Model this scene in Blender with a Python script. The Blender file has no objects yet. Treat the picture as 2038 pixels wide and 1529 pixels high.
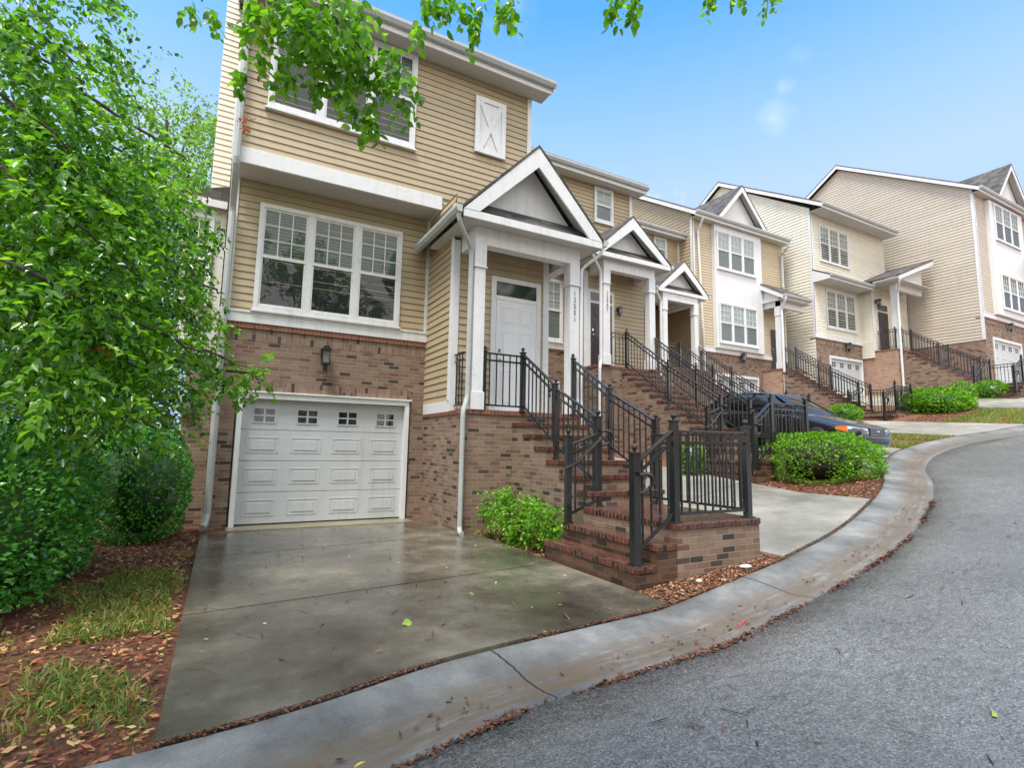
import bpy, math, random
import numpy as np
from mathutils import Vector, Matrix
random.seed(7); RNG = np.random.default_rng(7)
S = bpy.context.scene
C = S.collection
rad = math.radians

# ------------------------------------------------------------------ camera
CAM = Vector((0, 0, 1.40))
FOC = 1052.87 / 2038 * 36
yaw, pitch, roll = rad(28.571), rad(6.748), rad(1.038)
fw = Vector((math.sin(yaw) * math.cos(pitch), math.cos(yaw) * math.cos(pitch), math.sin(pitch)))
r0 = Vector((math.cos(yaw), -math.sin(yaw), 0)); u0 = r0.cross(fw)
rt = r0 * math.cos(roll) + u0 * math.sin(roll); up = u0 * math.cos(roll) - r0 * math.sin(roll)
cd = bpy.data.cameras.new('camera'); cam = bpy.data.objects.new('camera', cd); C.objects.link(cam)
cd.lens = FOC; cd.sensor_width = 36; cd.sensor_fit = 'HORIZONTAL'; cd.clip_start = 0.05; cd.clip_end = 3000
cam.matrix_world = Matrix(((rt.x, up.x, -fw.x, CAM.x), (rt.y, up.y, -fw.y, CAM.y), (rt.z, up.z, -fw.z, CAM.z), (0, 0, 0, 1)))
S.camera = cam

# ------------------------------------------------------------------ light
SUN_EL, SUN_AZ = 66, 230          # azimuth clockwise from +Y: behind the camera, a little to the left
w = bpy.data.worlds.new('World'); S.world = w; w.use_nodes = True
nt = w.node_tree; nt.nodes.clear()
def wn(t, **k):
    n = nt.nodes.new(t)
    for a, b in k.items(): setattr(n, a, b)
    return n
out = wn('ShaderNodeOutputWorld'); bg = wn('ShaderNodeBackground'); bg.inputs[1].default_value = 0.15
sky = wn('ShaderNodeTexSky'); sky.sky_type = 'NISHITA'; sky.sun_disc = False
sky.sun_elevation = rad(SUN_EL); sky.sun_rotation = rad(SUN_AZ); sky.air_density = 1.3; sky.dust_density = 1.3; sky.ozone_density = 2.2
tc = wn('ShaderNodeTexCoord'); sep = wn('ShaderNodeSeparateXYZ')
nt.links.new(tc.outputs['Generated'], sep.inputs[0])
# unseen pale bank added behind, above and left for soft fill, small wisps over the roofs
nz = wn('ShaderNodeTexNoise'); nz.inputs['Scale'].default_value = 3.2; nz.inputs['Detail'].default_value = 7; nz.inputs['Roughness'].default_value = .55
nt.links.new(tc.outputs['Generated'], nz.inputs['Vector'])
def wmath(op, a, b=None, clamp=False):
    n = wn('ShaderNodeMath', operation=op, use_clamp=clamp)
    for i, v in enumerate((a, b)):
        if v is None: continue
        if isinstance(v, (int, float)): n.inputs[i].default_value = v
        else: nt.links.new(v, n.inputs[i])
    return n.outputs[0]
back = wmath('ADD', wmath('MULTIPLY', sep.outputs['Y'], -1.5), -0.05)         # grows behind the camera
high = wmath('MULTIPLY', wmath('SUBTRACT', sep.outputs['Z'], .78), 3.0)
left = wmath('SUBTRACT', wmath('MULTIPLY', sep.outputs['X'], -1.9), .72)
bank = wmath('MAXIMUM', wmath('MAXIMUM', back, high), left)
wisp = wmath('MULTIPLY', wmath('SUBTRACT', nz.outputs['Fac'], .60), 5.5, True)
fill_bankm = wmath('MULTIPLY', bank, wmath('ADD', nz.outputs['Fac'], .35), True)
nz2 = wn('ShaderNodeTexNoise'); nz2.inputs['Scale'].default_value = 26; nz2.inputs['Detail'].default_value = 6; nt.links.new(tc.outputs['Generated'], nz2.inputs['Vector'])
wrp = wn('ShaderNodeVectorMath', operation='MULTIPLY_ADD'); wrp.inputs[1].default_value = (.07, .07, .05); nz3 = wn('ShaderNodeTexNoise'); nz3.inputs['Scale'].default_value = 9; nz3.inputs['Detail'].default_value = 5
nt.links.new(tc.outputs['Generated'], nz3.inputs['Vector']); nt.links.new(nz3.outputs['Color'], wrp.inputs[0]); off_ = wn('ShaderNodeVectorMath', operation='SUBTRACT'); off_.inputs[1].default_value = (.035, .035, .025); nt.links.new(tc.outputs['Generated'], off_.inputs[0]); nt.links.new(off_.outputs[0], wrp.inputs[2])
puff = None
for d_, r_c in [((0.717, 0.478, 0.508), 0.03), ((0.703, 0.428, 0.569), 0.022), ((0.705, 0.456, 0.544), 0.018), ((0.341, 0.663, 0.667), 0.05), ((-0.122, 0.887, 0.446), 0.1)]:          # small fair-weather puffs over the roofs
    vd = wn('ShaderNodeVectorMath', operation='DISTANCE'); vd.inputs[1].default_value = d_; nt.links.new(wrp.outputs[0], vd.inputs[0])
    q_ = wmath('MULTIPLY', wmath('SUBTRACT', 1, wmath('DIVIDE', vd.outputs['Value'], r_c)), wmath('MULTIPLY', wmath('SUBTRACT', nz2.outputs['Fac'], .38), 3.5, True), True)
    puff = q_ if puff is None else wmath('MAXIMUM', puff, q_)
cl = wmath('MAXIMUM', fill_bankm, wmath('MAXIMUM', wmath('MULTIPLY', wisp, .8), wmath('MULTIPLY', puff, .15)), True)
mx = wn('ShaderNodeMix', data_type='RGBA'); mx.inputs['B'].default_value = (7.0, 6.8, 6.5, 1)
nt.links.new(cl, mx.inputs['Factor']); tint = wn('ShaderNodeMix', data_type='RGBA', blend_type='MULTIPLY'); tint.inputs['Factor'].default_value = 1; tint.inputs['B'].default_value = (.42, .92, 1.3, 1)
nt.links.new(sky.outputs[0], tint.inputs['A']); pale = wn('ShaderNodeMix', data_type='RGBA'); pale.inputs['B'].default_value = (1.9, 2.65, 3.9, 1)
nt.links.new(wmath('MULTIPLY', wmath('SUBTRACT', .665, sep.outputs['Z']), 4.2, True), pale.inputs['Factor'])
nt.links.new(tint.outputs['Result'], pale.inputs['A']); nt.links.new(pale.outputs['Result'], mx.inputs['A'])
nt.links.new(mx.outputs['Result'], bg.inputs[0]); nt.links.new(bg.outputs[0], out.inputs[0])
sl = bpy.data.lights.new('sun', 'SUN'); so = bpy.data.objects.new('sun', sl); C.objects.link(so)
sl.energy = 2.5; sl.angle = rad(20); sl.color = (1, .93, .82)
sd = Vector((math.sin(rad(SUN_AZ)) * math.cos(rad(SUN_EL)), math.cos(rad(SUN_AZ)) * math.cos(rad(SUN_EL)), math.sin(rad(SUN_EL))))
so.rotation_euler = sd.to_track_quat('Z', 'Y').to_euler()
S.view_settings.view_transform = 'Standard'; S.view_settings.look = 'None'; S.view_settings.gamma = 1
S.view_settings.exposure = 0.95
S.cycles.max_bounces = 6; S.cycles.transparent_max_bounces = 12

# ------------------------------------------------------------------ materials
def mat(name):
    m = bpy.data.materials.new(name); m.use_nodes = True
    return m, m.node_tree, m.node_tree.nodes['Principled BSDF']
def N(t, ty, **k):
    n = t.nodes.new(ty)
    for a, b in k.items():
        if a.startswith('i_'):
            n.inputs[a[2:].replace('_', ' ')].default_value = b
        else: setattr(n, a, b)
    return n
def ramp(t, fac, stops, interp='LINEAR'):
    r = t.nodes.new('ShaderNodeValToRGB'); r.color_ramp.interpolation = interp
    e = r.color_ramp.elements
    while len(e) < len(stops): e.new(.5)
    for i, (p, c) in enumerate(stops):
        e[i].position = p; e[i].color = (*c, 1)
    t.links.new(fac, r.inputs[0]); return r.outputs[0]
def sc(*c):   # sRGB 0-255 -> linear
    return tuple(((x / 255 + .055) / 1.055) ** 2.4 if x > 10 else x / 3294 for x in c)
def noisef(t, scale, detail=5, rough=.6, coord='Object', vec=None, dim=None):
    n = N(t, 'ShaderNodeTexNoise', i_Scale=scale, i_Detail=detail, i_Roughness=rough)
    if vec is None:
        c = t.nodes.new('ShaderNodeTexCoord'); vec = c.outputs[coord]
    t.links.new(vec, n.inputs['Vector']); return n.outputs['Fac']
def mixc(t, fac, a, b, blend='MIX'):
    m = N(t, 'ShaderNodeMix', data_type='RGBA', blend_type=blend)
    for k, v in (('Factor', fac), ('A', a), ('B', b)):
        if isinstance(v, (int, float)): m.inputs[k].default_value = v
        elif isinstance(v, tuple): m.inputs[k].default_value = (*v, 1)
        else: t.links.new(v, m.inputs[k])
    return m.outputs['Result']
def math_(t, op, a, b=0, clamp=False):
    n = N(t, 'ShaderNodeMath', operation=op, use_clamp=clamp)
    for i, v in enumerate((a, b)):
        if isinstance(v, (int, float)): n.inputs[i].default_value = v
        else: t.links.new(v, n.inputs[i])
    return n.outputs[0]
def bump(t, h, strength, dist, p):
    b = N(t, 'ShaderNodeBump', i_Strength=strength, i_Distance=dist)
    t.links.new(h, b.inputs['Height']); t.links.new(b.outputs[0], p.inputs['Normal'])
M = {}
def plain(name, col, rough=.5, var=.12, nscale=3, metal=0, spec=.5, dirt=None):
    m, t, p = mat(name)
    f = noisef(t, nscale, 6)
    d = tuple(x * (1 - var) for x in col); l = tuple(min(1, x * (1 + var)) for x in col)
    c = ramp(t, f, [(.3, d), (.7, l)])
    if dirt:
        f2 = noisef(t, nscale * 4, 8, .7)
        k = ramp(t, f2, [(.52, (0, 0, 0)), (.72, (1, 1, 1))])
        c = mixc(t, math_(t, 'MULTIPLY', k, .5), c, dirt)
    if name.startswith(('siding', 'white', 'garage', 'gutter', 'soffit')):
        co = t.nodes.new('ShaderNodeTexCoord').outputs['Object']
        mp = N(t, 'ShaderNodeMapping'); mp.inputs['Scale'].default_value = (9, 9, .5); t.links.new(co, mp.inputs[0])
        f3 = noisef(t, 1, 7, .65, vec=mp.outputs[0]); f4 = noisef(t, .7, 5, .6, vec=co)
        k3 = math_(t, 'MULTIPLY', ramp(t, f3, [(.48, (0, 0, 0)), (.74, (1, 1, 1))]), ramp(t, f4, [(.35, (.1, .1, .1)), (.65, (1, 1, 1))]))
        c = mixc(t, math_(t, 'MULTIPLY', k3, .5 if name != 'white_door' else .2), c, mixc(t, .55, c, sc(118, 112, 96)))
        if name.startswith('siding'):
            gi = N(t, 'ShaderNodeNewGeometry'); c = mixc(t, 1.0, c, ramp(t, gi.outputs['Random Per Island'], [(0, (.93, .93, .93)), (1, (1, 1, 1))]), 'MULTIPLY')
    t.links.new(c, p.inputs['Base Color'])
    p.inputs['Roughness'].default_value = rough; p.inputs['Metallic'].default_value = metal
    p.inputs['Specular IOR Level'].default_value = spec
    M[name] = m; return m
plain('white_trim', sc(224, 224, 226), .45, .04, 2, dirt=sc(190, 190, 182))
plain('white_door', sc(226, 227, 232), .4, .03, 1)
plain('garage_white', sc(196, 199, 203), .4, .05, .8, dirt=sc(180, 182, 178))
plain('soffit', sc(196, 194, 188), .55, .05, 2)
plain('siding_tan', sc(182, 164, 134), .5, .05, .9)
plain('siding_peach', sc(204, 186, 158), .5, .04, .9)
plain('siding_cream', sc(236, 229, 212), .5, .04, .9)
plain('siding_beige', sc(202, 190, 174), .5, .04, .9)
plain('gutter_grey', sc(178, 181, 180), .35, .06, 3, dirt=sc(140, 142, 138))
plain('iron', (.014, .015, .018), .2, .2, 8, spec=.9)
plain('dark_door', sc(58, 48, 54), .4, .05)
plain('lamp_glass', sc(120, 124, 126), .15, .05)
plain('blind_green', sc(126, 138, 130), .5, .05)
plain('blind_white', sc(205, 208, 208), .5, .04)
plain('rubber', (.015, .015, .016), .7, .1)
plain('chrome', sc(200, 200, 205), .15, .05, metal=1)
plain('numeral', sc(120, 122, 124), .4, .02)
plain('meter_grey', sc(170, 180, 180), .4, .1)
plain('plastic_white', sc(225, 225, 222), .4, .03)

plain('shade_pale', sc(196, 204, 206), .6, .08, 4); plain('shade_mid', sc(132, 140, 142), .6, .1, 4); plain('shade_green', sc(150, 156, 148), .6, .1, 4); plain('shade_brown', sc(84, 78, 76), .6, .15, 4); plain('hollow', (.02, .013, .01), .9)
def blind(name, c1, c2, pitch=.055):
    m, t, p = mat(name)
    uv = N(t, 'ShaderNodeUVMap'); s = N(t, 'ShaderNodeSeparateXYZ'); t.links.new(uv.outputs[0], s.inputs[0])
    fr = math_(t, 'FRACT', math_(t, 'DIVIDE', s.outputs['Y'], pitch))
    c = ramp(t, fr, [(0, c2), (.18, c2), (.32, c1), (.85, c1), (1, c2)])
    t.links.new(c, p.inputs['Base Color']); p.inputs['Roughness'].default_value = .6
    M[name] = m
blind('slats_green', sc(112, 128, 118), sc(58, 70, 64))
blind('slats_dark', sc(36, 39, 43), sc(16, 18, 20))
blind('slats_white', sc(206, 212, 214), sc(176, 184, 188))
blind('slats_grey', sc(128, 134, 136), sc(98, 102, 106))
blind('slats_brown', sc(88, 82, 80), sc(64, 60, 60))

def glass():
    m = bpy.data.materials.new('window_glass'); m.use_nodes = True; t = m.node_tree; t.nodes.clear()
    o = N(t, 'ShaderNodeOutputMaterial'); mixs = N(t, 'ShaderNodeMixShader')
    tr = N(t, 'ShaderNodeBsdfTransparent'); tr.inputs[0].default_value = (.86, .9, .88, 1)
    gl = N(t, 'ShaderNodeBsdfGlossy'); gl.inputs['Roughness'].default_value = .02; gl.inputs[0].default_value = (.95, .97, 1, 1)
    fr = N(t, 'ShaderNodeFresnel'); fr.inputs[0].default_value = 1.75
    nf = noisef(t, 1.2, 3); b = N(t, 'ShaderNodeBump', i_Strength=.25, i_Distance=.02); t.links.new(nf, b.inputs['Height'])
    t.links.new(b.outputs[0], gl.inputs['Normal'])
    f = math_(t, 'ADD', math_(t, 'MULTIPLY', fr.outputs[0], .5), .01, True)
    t.links.new(f, mixs.inputs[0]); t.links.new(tr.outputs[0], mixs.inputs[1]); t.links.new(gl.outputs[0], mixs.inputs[2])
    t.links.new(mixs.outputs[0], o.inputs[0]); M['glass'] = m
glass()
def darkglass():
    m, t, p = mat('dark_glass'); p.inputs['Base Color'].default_value = (.012, .015, .018, 1); p.inputs['Roughness'].default_value = .06
    p.inputs['Specular IOR Level'].default_value = .8; M['dark_glass'] = m
darkglass()

def brick(name, stops, mortar, bw=.203, rh=.0677, ms=.0055, rough=.75, rot=False, wet=0, moss=.0):
    m, t, p = mat(name)
    uv = N(t, 'ShaderNodeUVMap')
    mp = N(t, 'ShaderNodeMapping')
    if rot: mp.inputs['Rotation'].default_value = (0, 0, rad(90))
    t.links.new(uv.outputs[0], mp.inputs[0])
    # the hand-laid joints are never quite straight
    nz_ = N(t, 'ShaderNodeTexNoise', i_Scale=6, i_Detail=2); t.links.new(mp.outputs[0], nz_.inputs['Vector'])
    vs = N(t, 'ShaderNodeVectorMath', operation='MULTIPLY_ADD'); vs.inputs[1].default_value = (.008, .006, 0)
    t.links.new(nz_.outputs['Color'], vs.inputs[0]); t.links.new(mp.outputs[0], vs.inputs[2])
    b = N(t, 'ShaderNodeTexBrick', offset=.5, i_Scale=1.0, i_Mortar_Size=ms, i_Mortar_Smooth=.2, i_Bias=0.0, i_Brick_Width=bw, i_Row_Height=rh)
    b.inputs['Color1'].default_value = (0, 0, 0, 1); b.inputs['Color2'].default_value = (1, 1, 1, 1); b.inputs['Mortar'].default_value = (.5, .5, .5, 1)
    t.links.new(vs.outputs[0], b.inputs['Vector'])
    c = ramp(t, b.outputs['Color'], stops, 'LINEAR')
    f = noisef(t, 28, 6, .7); c = mixc(t, .45, c, ramp(t, f, [(.3, (.35, .35, .35)), (.7, (1, 1, 1))]), 'MULTIPLY')
    f2 = noisef(t, .9, 5, .6)
    c = mixc(t, math_(t, 'MULTIPLY', ramp(t, f2, [(.45, (0, 0, 0)), (.75, (1, 1, 1))]), .35), c, mixc(t, .5, c, (.09, .075, .05)))
    mc = mixc(t, ramp(t, noisef(t, 5, 4), [(.35, (0, 0, 0)), (.75, (1, 1, 1))]), mortar, tuple(x * .62 for x in mortar))
    c = mixc(t, b.outputs['Fac'], c, mc)
    t.links.new(c, p.inputs['Base Color']); p.inputs['Roughness'].default_value = rough
    h = math_(t, 'ADD', math_(t, 'MULTIPLY', b.outputs['Fac'], -1), math_(t, 'MULTIPLY', f, .25))
    bump(t, h, .7, .006, p); M[name] = m
tanst = [(0, sc(58, 52, 50)), (.09, sc(78, 68, 62)), (.13, sc(132, 102, 86)), (.38, sc(146, 120, 106)), (.5, sc(158, 136, 116)), (.66, sc(140, 112, 98)), (.8, sc(152, 126, 110)), (.92, sc(128, 94, 82)), (1, sc(116, 84, 74))]
brick('brick_wall', tanst, sc(156, 142, 122))
brick('brick_soldier', tanst, sc(150, 136, 116), rot=True)
brick('brick_cap', [(0, sc(120, 62, 48)), (.5, sc(150, 84, 64)), (1, sc(128, 88, 74))], sc(150, 132, 116), bw=.203, rh=.0677, rot=True)
brick('brick_pink', [(0, sc(150, 120, 104)), (.1, sc(168, 132, 116)), (.5, sc(190, 152, 130)), (.9, sc(178, 134, 114)), (1, sc(150, 104, 90))], sc(196, 180, 160))
brick('brick_step', [(0, sc(60, 36, 30)), (.3, sc(92, 52, 42)), (.7, sc(122, 68, 52)), (1, sc(74, 52, 44))], sc(104, 94, 84), rh=.0677, rot=True, rough=.18)
brick('brick_riser_shaded', [(0, sc(58, 40, 34)), (.4, sc(92, 62, 50)), (.8, sc(120, 86, 66)), (1, sc(66, 52, 44))], sc(96, 88, 76), rough=.5)  # dark tone holds wet brick and the painted shade of left-facing risers
brick('shingle', [(0, sc(62, 60, 62)), (.5, sc(88, 84, 82)), (1, sc(112, 106, 100))], sc(42, 40, 40), bw=.3, rh=.14, ms=.004, rough=.8)

def concrete(name, c1, c2, c3, r0_, r1_, sc1=.8, wet=None, cracks=False):
    m, t, p = mat(name)
    co = t.nodes.new('ShaderNodeTexCoord').outputs['Object']
    a = noisef(t, sc1, 7, .62, vec=co); b = noisef(t, sc1 * 5, 8, .7, vec=co); g = noisef(t, 70, 5, .85, vec=co)
    c = ramp(t, a, [(.32, c1), (.5, c2), (.68, c3)])
    c = mixc(t, .55, c, ramp(t, b, [(.3, (.55, .55, .55)), (.7, (1, 1, 1))]), 'MULTIPLY')
    c = mixc(t, .55, c, ramp(t, g, [(.36, (.4, .4, .4)), (.6, (1.0, 1.0, 1.0))]), 'MULTIPLY')
    t.links.new(c, p.inputs['Base Color'])
    rr = N(t, 'ShaderNodeMapRange', i_From_Min=.38, i_From_Max=.62, i_To_Min=r0_, i_To_Max=r1_)
    mm = math_(t, 'ADD', math_(t, 'MULTIPLY', a, .6), math_(t, 'MULTIPLY', b, .4))
    t.links.new(mm, rr.inputs['Value']); t.links.new(rr.outputs[0], p.inputs['Roughness'])
    hh = math_(t, 'ADD', math_(t, 'MULTIPLY', g, .5), b)
    bump(t, hh, .25 if wet else .4, .006, p); M[name] = m
def grimy():
    m = M['curb_concrete']; t = m.node_tree; p = t.nodes['Principled BSDF']
    c = p.inputs['Base Color'].links[0].from_socket
    uv = N(t, 'ShaderNodeUVMap'); s_ = N(t, 'ShaderNodeSeparateXYZ'); t.links.new(uv.outputs[0], s_.inputs[0])
    st = N(t, 'ShaderNodeMapping'); st.inputs['Scale'].default_value = (.8, 7, 1); t.links.new(uv.outputs[0], st.inputs[0])
    n = noisef(t, 2.2, 8, .7, vec=st.outputs[0])
    band = ramp(t, s_.outputs['Y'], [(.22, (0, 0, 0)), (.42, (1, 1, 1)), (.66, (1, 1, 1)), (.74, (.4, .4, .4))])
    k = math_(t, 'MULTIPLY', band, ramp(t, n, [(.36, (0, 0, 0)), (.52, (1, 1, 1))]))
    c = mixc(t, math_(t, 'MULTIPLY', k, .85), c, mixc(t, n, sc(52, 44, 36), sc(138, 118, 92)))
    # tooled joints across the curb every few metres, wandering a little
    fr = math_(t, 'ABSOLUTE', math_(t, 'SUBTRACT', math_(t, 'FRACT', math_(t, 'ADD', math_(t, 'DIVIDE', s_.outputs['X'], 3.05), math_(t, 'MULTIPLY', n, .02))), .5))
    j = math_(t, 'LESS_THAN', fr, .0026)
    c = mixc(t, j, c, sc(44, 40, 36)); t.links.new(c, p.inputs['Base Color'])
concrete('wet_concrete', sc(64, 60, 51), sc(104, 98, 85), sc(146, 138, 122), .05, .4, .9, wet=True)
concrete('pale_concrete', sc(140, 136, 126), sc(164, 158, 146), sc(182, 176, 164), .3, .7, .6)
concrete('apron_concrete', sc(132, 126, 106), sc(150, 142, 118), sc(164, 156, 134), .2, .6, 1.2)
concrete('curb_concrete', sc(102, 102, 100), sc(138, 137, 134), sc(166, 164, 158), .25, .6, 1.3)
grimy()

def asphalt():
    m, t, p = mat('asphalt'); co = t.nodes.new('ShaderNodeTexCoord').outputs['Object']
    v = N(t, 'ShaderNodeTexVoronoi', i_Scale=70); t.links.new(co, v.inputs['Vector'])
    g = noisef(t, 80, 3, .8, vec=co); a = noisef(t, .3, 6, .6, vec=co); b = noisef(t, 2.6, 6, .65, vec=co)
    st = N(t, 'ShaderNodeMapping'); st.inputs['Scale'].default_value = (1, 3.2, 1); st.inputs['Rotation'].default_value = (0, 0, rad(-12)); t.links.new(co, st.inputs[0])
    d = noisef(t, 9, 7, .7, vec=st.outputs[0])
    c = ramp(t, g, [(.34, sc(74, 73, 72)), (.46, sc(114, 113, 111)), (.58, sc(142, 141, 138)), (.70, sc(202, 199, 194))])
    c = mixc(t, .4, c, ramp(t, v.outputs['Color'], [(.2, (.34, .34, .34)), (.55, (1, 1, 1))]), 'MULTIPLY')
    c = mixc(t, .6, c, ramp(t, a, [(.38, (.55, .55, .56)), (.6, (1.05, 1.05, 1.05))]), 'MULTIPLY')
    c = mixc(t, .55, c, ramp(t, d, [(.36, (.42, .41, .38)), (.56, (1, 1, 1))]), 'MULTIPLY')
    wv = N(t, 'ShaderNodeVectorMath', operation='MULTIPLY_ADD'); wv.inputs[1].default_value = (.5, .5, 0)
    wn_ = N(t, 'ShaderNodeTexNoise', i_Scale=1.6, i_Detail=5); t.links.new(co, wn_.inputs['Vector']); t.links.new(wn_.outputs['Color'], wv.inputs[0]); t.links.new(co, wv.inputs[2])
    ck = N(t, 'ShaderNodeTexVoronoi', feature='DISTANCE_TO_EDGE', i_Scale=.32); t.links.new(wv.outputs[0], ck.inputs['Vector'])
    c = mixc(t, math_(t, 'MULTIPLY', math_(t, 'LESS_THAN', ck.outputs['Distance'], .002), math_(t, 'MULTIPLY', ramp(t, a, [(.45, (0, 0, 0)), (.6, (1, 1, 1))]), .5)), c, sc(54, 54, 54))
    t.links.new(c, p.inputs['Base Color'])
    rr = N(t, 'ShaderNodeMapRange', i_From_Min=.35, i_From_Max=.65, i_To_Min=.16, i_To_Max=.36); t.links.new(b, rr.inputs['Value'])
    t.links.new(rr.outputs[0], p.inputs['Roughness'])
    p.inputs['Specular IOR Level'].default_value = .8; bump(t, math_(t, 'ADD', v.outputs['Distance'], g), .55, .005, p); M['asphalt'] = m
asphalt()
def soil():
    m, t, p = mat('soil'); co = t.nodes.new('ShaderNodeTexCoord').outputs['Object']
    a = noisef(t, 1.1, 6, .6, vec=co); b = noisef(t, 22, 7, .75, vec=co)
    c = ramp(t, b, [(.3, sc(58, 36, 28)), (.45, sc(104, 62, 44)), (.6, sc(142, 88, 62)), (.75, sc(176, 128, 98))])
    c = mixc(t, ramp(t, a, [(.5, (0, 0, 0)), (.75, (.4, .4, .4))]), c, sc(110, 104, 52))
    t.links.new(c, p.inputs['Base Color']); p.inputs['Roughness'].default_value = .85
    bump(t, b, .9, .03, p); M['soil'] = m
soil()
def islandmat(name, stops, rough=.45, trans=0.0, spec=.5):
    m, t, p = mat(name)
    g = N(t, 'ShaderNodeNewGeometry')
    c = ramp(t, g.outputs['Random Per Island'], stops)
    t.links.new(c, p.inputs['Base Color']); p.inputs['Roughness'].default_value = rough
    p.inputs['Specular IOR Level'].default_value = spec
    if trans:
        tl = N(t, 'ShaderNodeBsdfTranslucent'); mm = N(t, 'ShaderNodeMixShader'); mm.inputs[0].default_value = trans
        br = mixc(t, 1.0, c, (1.7, 1.8, .7), 'MULTIPLY'); t.links.new(br, tl.inputs[0])
        o = t.nodes['Material Output']; t.links.new(p.outputs[0], mm.inputs[1]); t.links.new(tl.outputs[0], mm.inputs[2]); t.links.new(mm.outputs[0], o.inputs[0])
    M[name] = m
islandmat('leaf_tree', [(0, (.022, .08, .010)), (.35, (.05, .17, .016)), (.7, (.13, .32, .024)), (1, (.27, .48, .04))], .22, .45, 1.0)
islandmat('leaf_bright', [(0, (.06, .17, .015)), (.4, (.11, .27, .02)), (.8, (.18, .38, .03)), (1, (.27, .48, .045))], .3, .52, .7)
islandmat('leaf_pale', [(0, (.08, .17, .03)), (.5, (.15, .29, .05)), (1, (.26, .42, .09))], .45, .45, .4)
islandmat('leaf_hedge', [(0, (.025, .12, .018)), (.4, (.06, .27, .035)), (.8, (.14, .44, .06)), (1, (.26, .6, .12))], .22, .3, 1.0)
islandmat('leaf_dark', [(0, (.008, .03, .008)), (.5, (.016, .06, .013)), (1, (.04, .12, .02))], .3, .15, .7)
islandmat('leaf_lime', [(0, (.04, .13, .008)), (.3, (.10, .26, .012)), (.7, (.17, .38, .02)), (1, (.30, .52, .04))], .4, .35, .5)
islandmat('leaf_red', [(0, (.30, .05, .02)), (1, (.4, .14, .05))], .5, .2)
islandmat('grass_blades', [(0, (.05, .13, .015)), (.4, (.13, .22, .03)), (.65, (.28, .27, .06)), (1, (.42, .32, .12))], .5, .3, .4)
islandmat('lawn_blades', [(0, (.06, .16, .01)), (.6, (.13, .30, .02)), (1, (.24, .40, .05))], .5, .3, .4)
islandmat('mulch_chips', [(0, sc(48, 30, 24)), (.3, sc(96, 58, 42)), (.65, sc(140, 94, 68)), (.9, sc(178, 128, 92)), (1, sc(206, 176, 140))], .7)
islandmat('needle_debris', [(0, sc(52, 36, 28)), (.5, sc(104, 64, 46)), (1, sc(140, 98, 70))], .6)
islandmat('road_twigs', [(0, sc(30, 24, 22)), (.6, sc(64, 50, 44)), (1, sc(106, 76, 62))], .7)
islandmat('dry_leaf', [(0, sc(96, 48, 34)), (.35, sc(156, 84, 52)), (.7, sc(196, 136, 84)), (.93, sc(214, 178, 120)), (1, sc(190, 190, 90))], .5)
islandmat('fallen_leaves', [(0, sc(150, 90, 50)), (.4, sc(176, 130, 70)), (.75, sc(150, 160, 60)), (1, sc(214, 190, 120))], .5)
def bark():
    m, t, p = mat('bark'); f = noisef(t, 14, 8, .7)
    t.links.new(ramp(t, f, [(.3, sc(38, 32, 28)), (.7, sc(92, 80, 70))]), p.inputs['Base Color']); p.inputs['Roughness'].default_value = .85
    bump(t, f, .8, .02, p); M['bark'] = m
bark()
def carpaint():
    m, t, p = mat('car_paint'); p.inputs['Base Color'].default_value = (.008, .009, .011, 1); p.inputs['Roughness'].default_value = .12
    p.inputs['Coat Weight'].default_value = 1; M['car_paint'] = m
    m, t, p = mat('amber'); p.inputs['Base Color'].default_value = (.7, .16, .02, 1); p.inputs['Roughness'].default_value = .15; M['amber'] = m
    m, t, p = mat('headlamp_lens'); p.inputs['Base Color'].default_value = (.55, .55, .52, 1); p.inputs['Roughness'].default_value = .1; M['headlamp_lens'] = m
carpaint()

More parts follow.
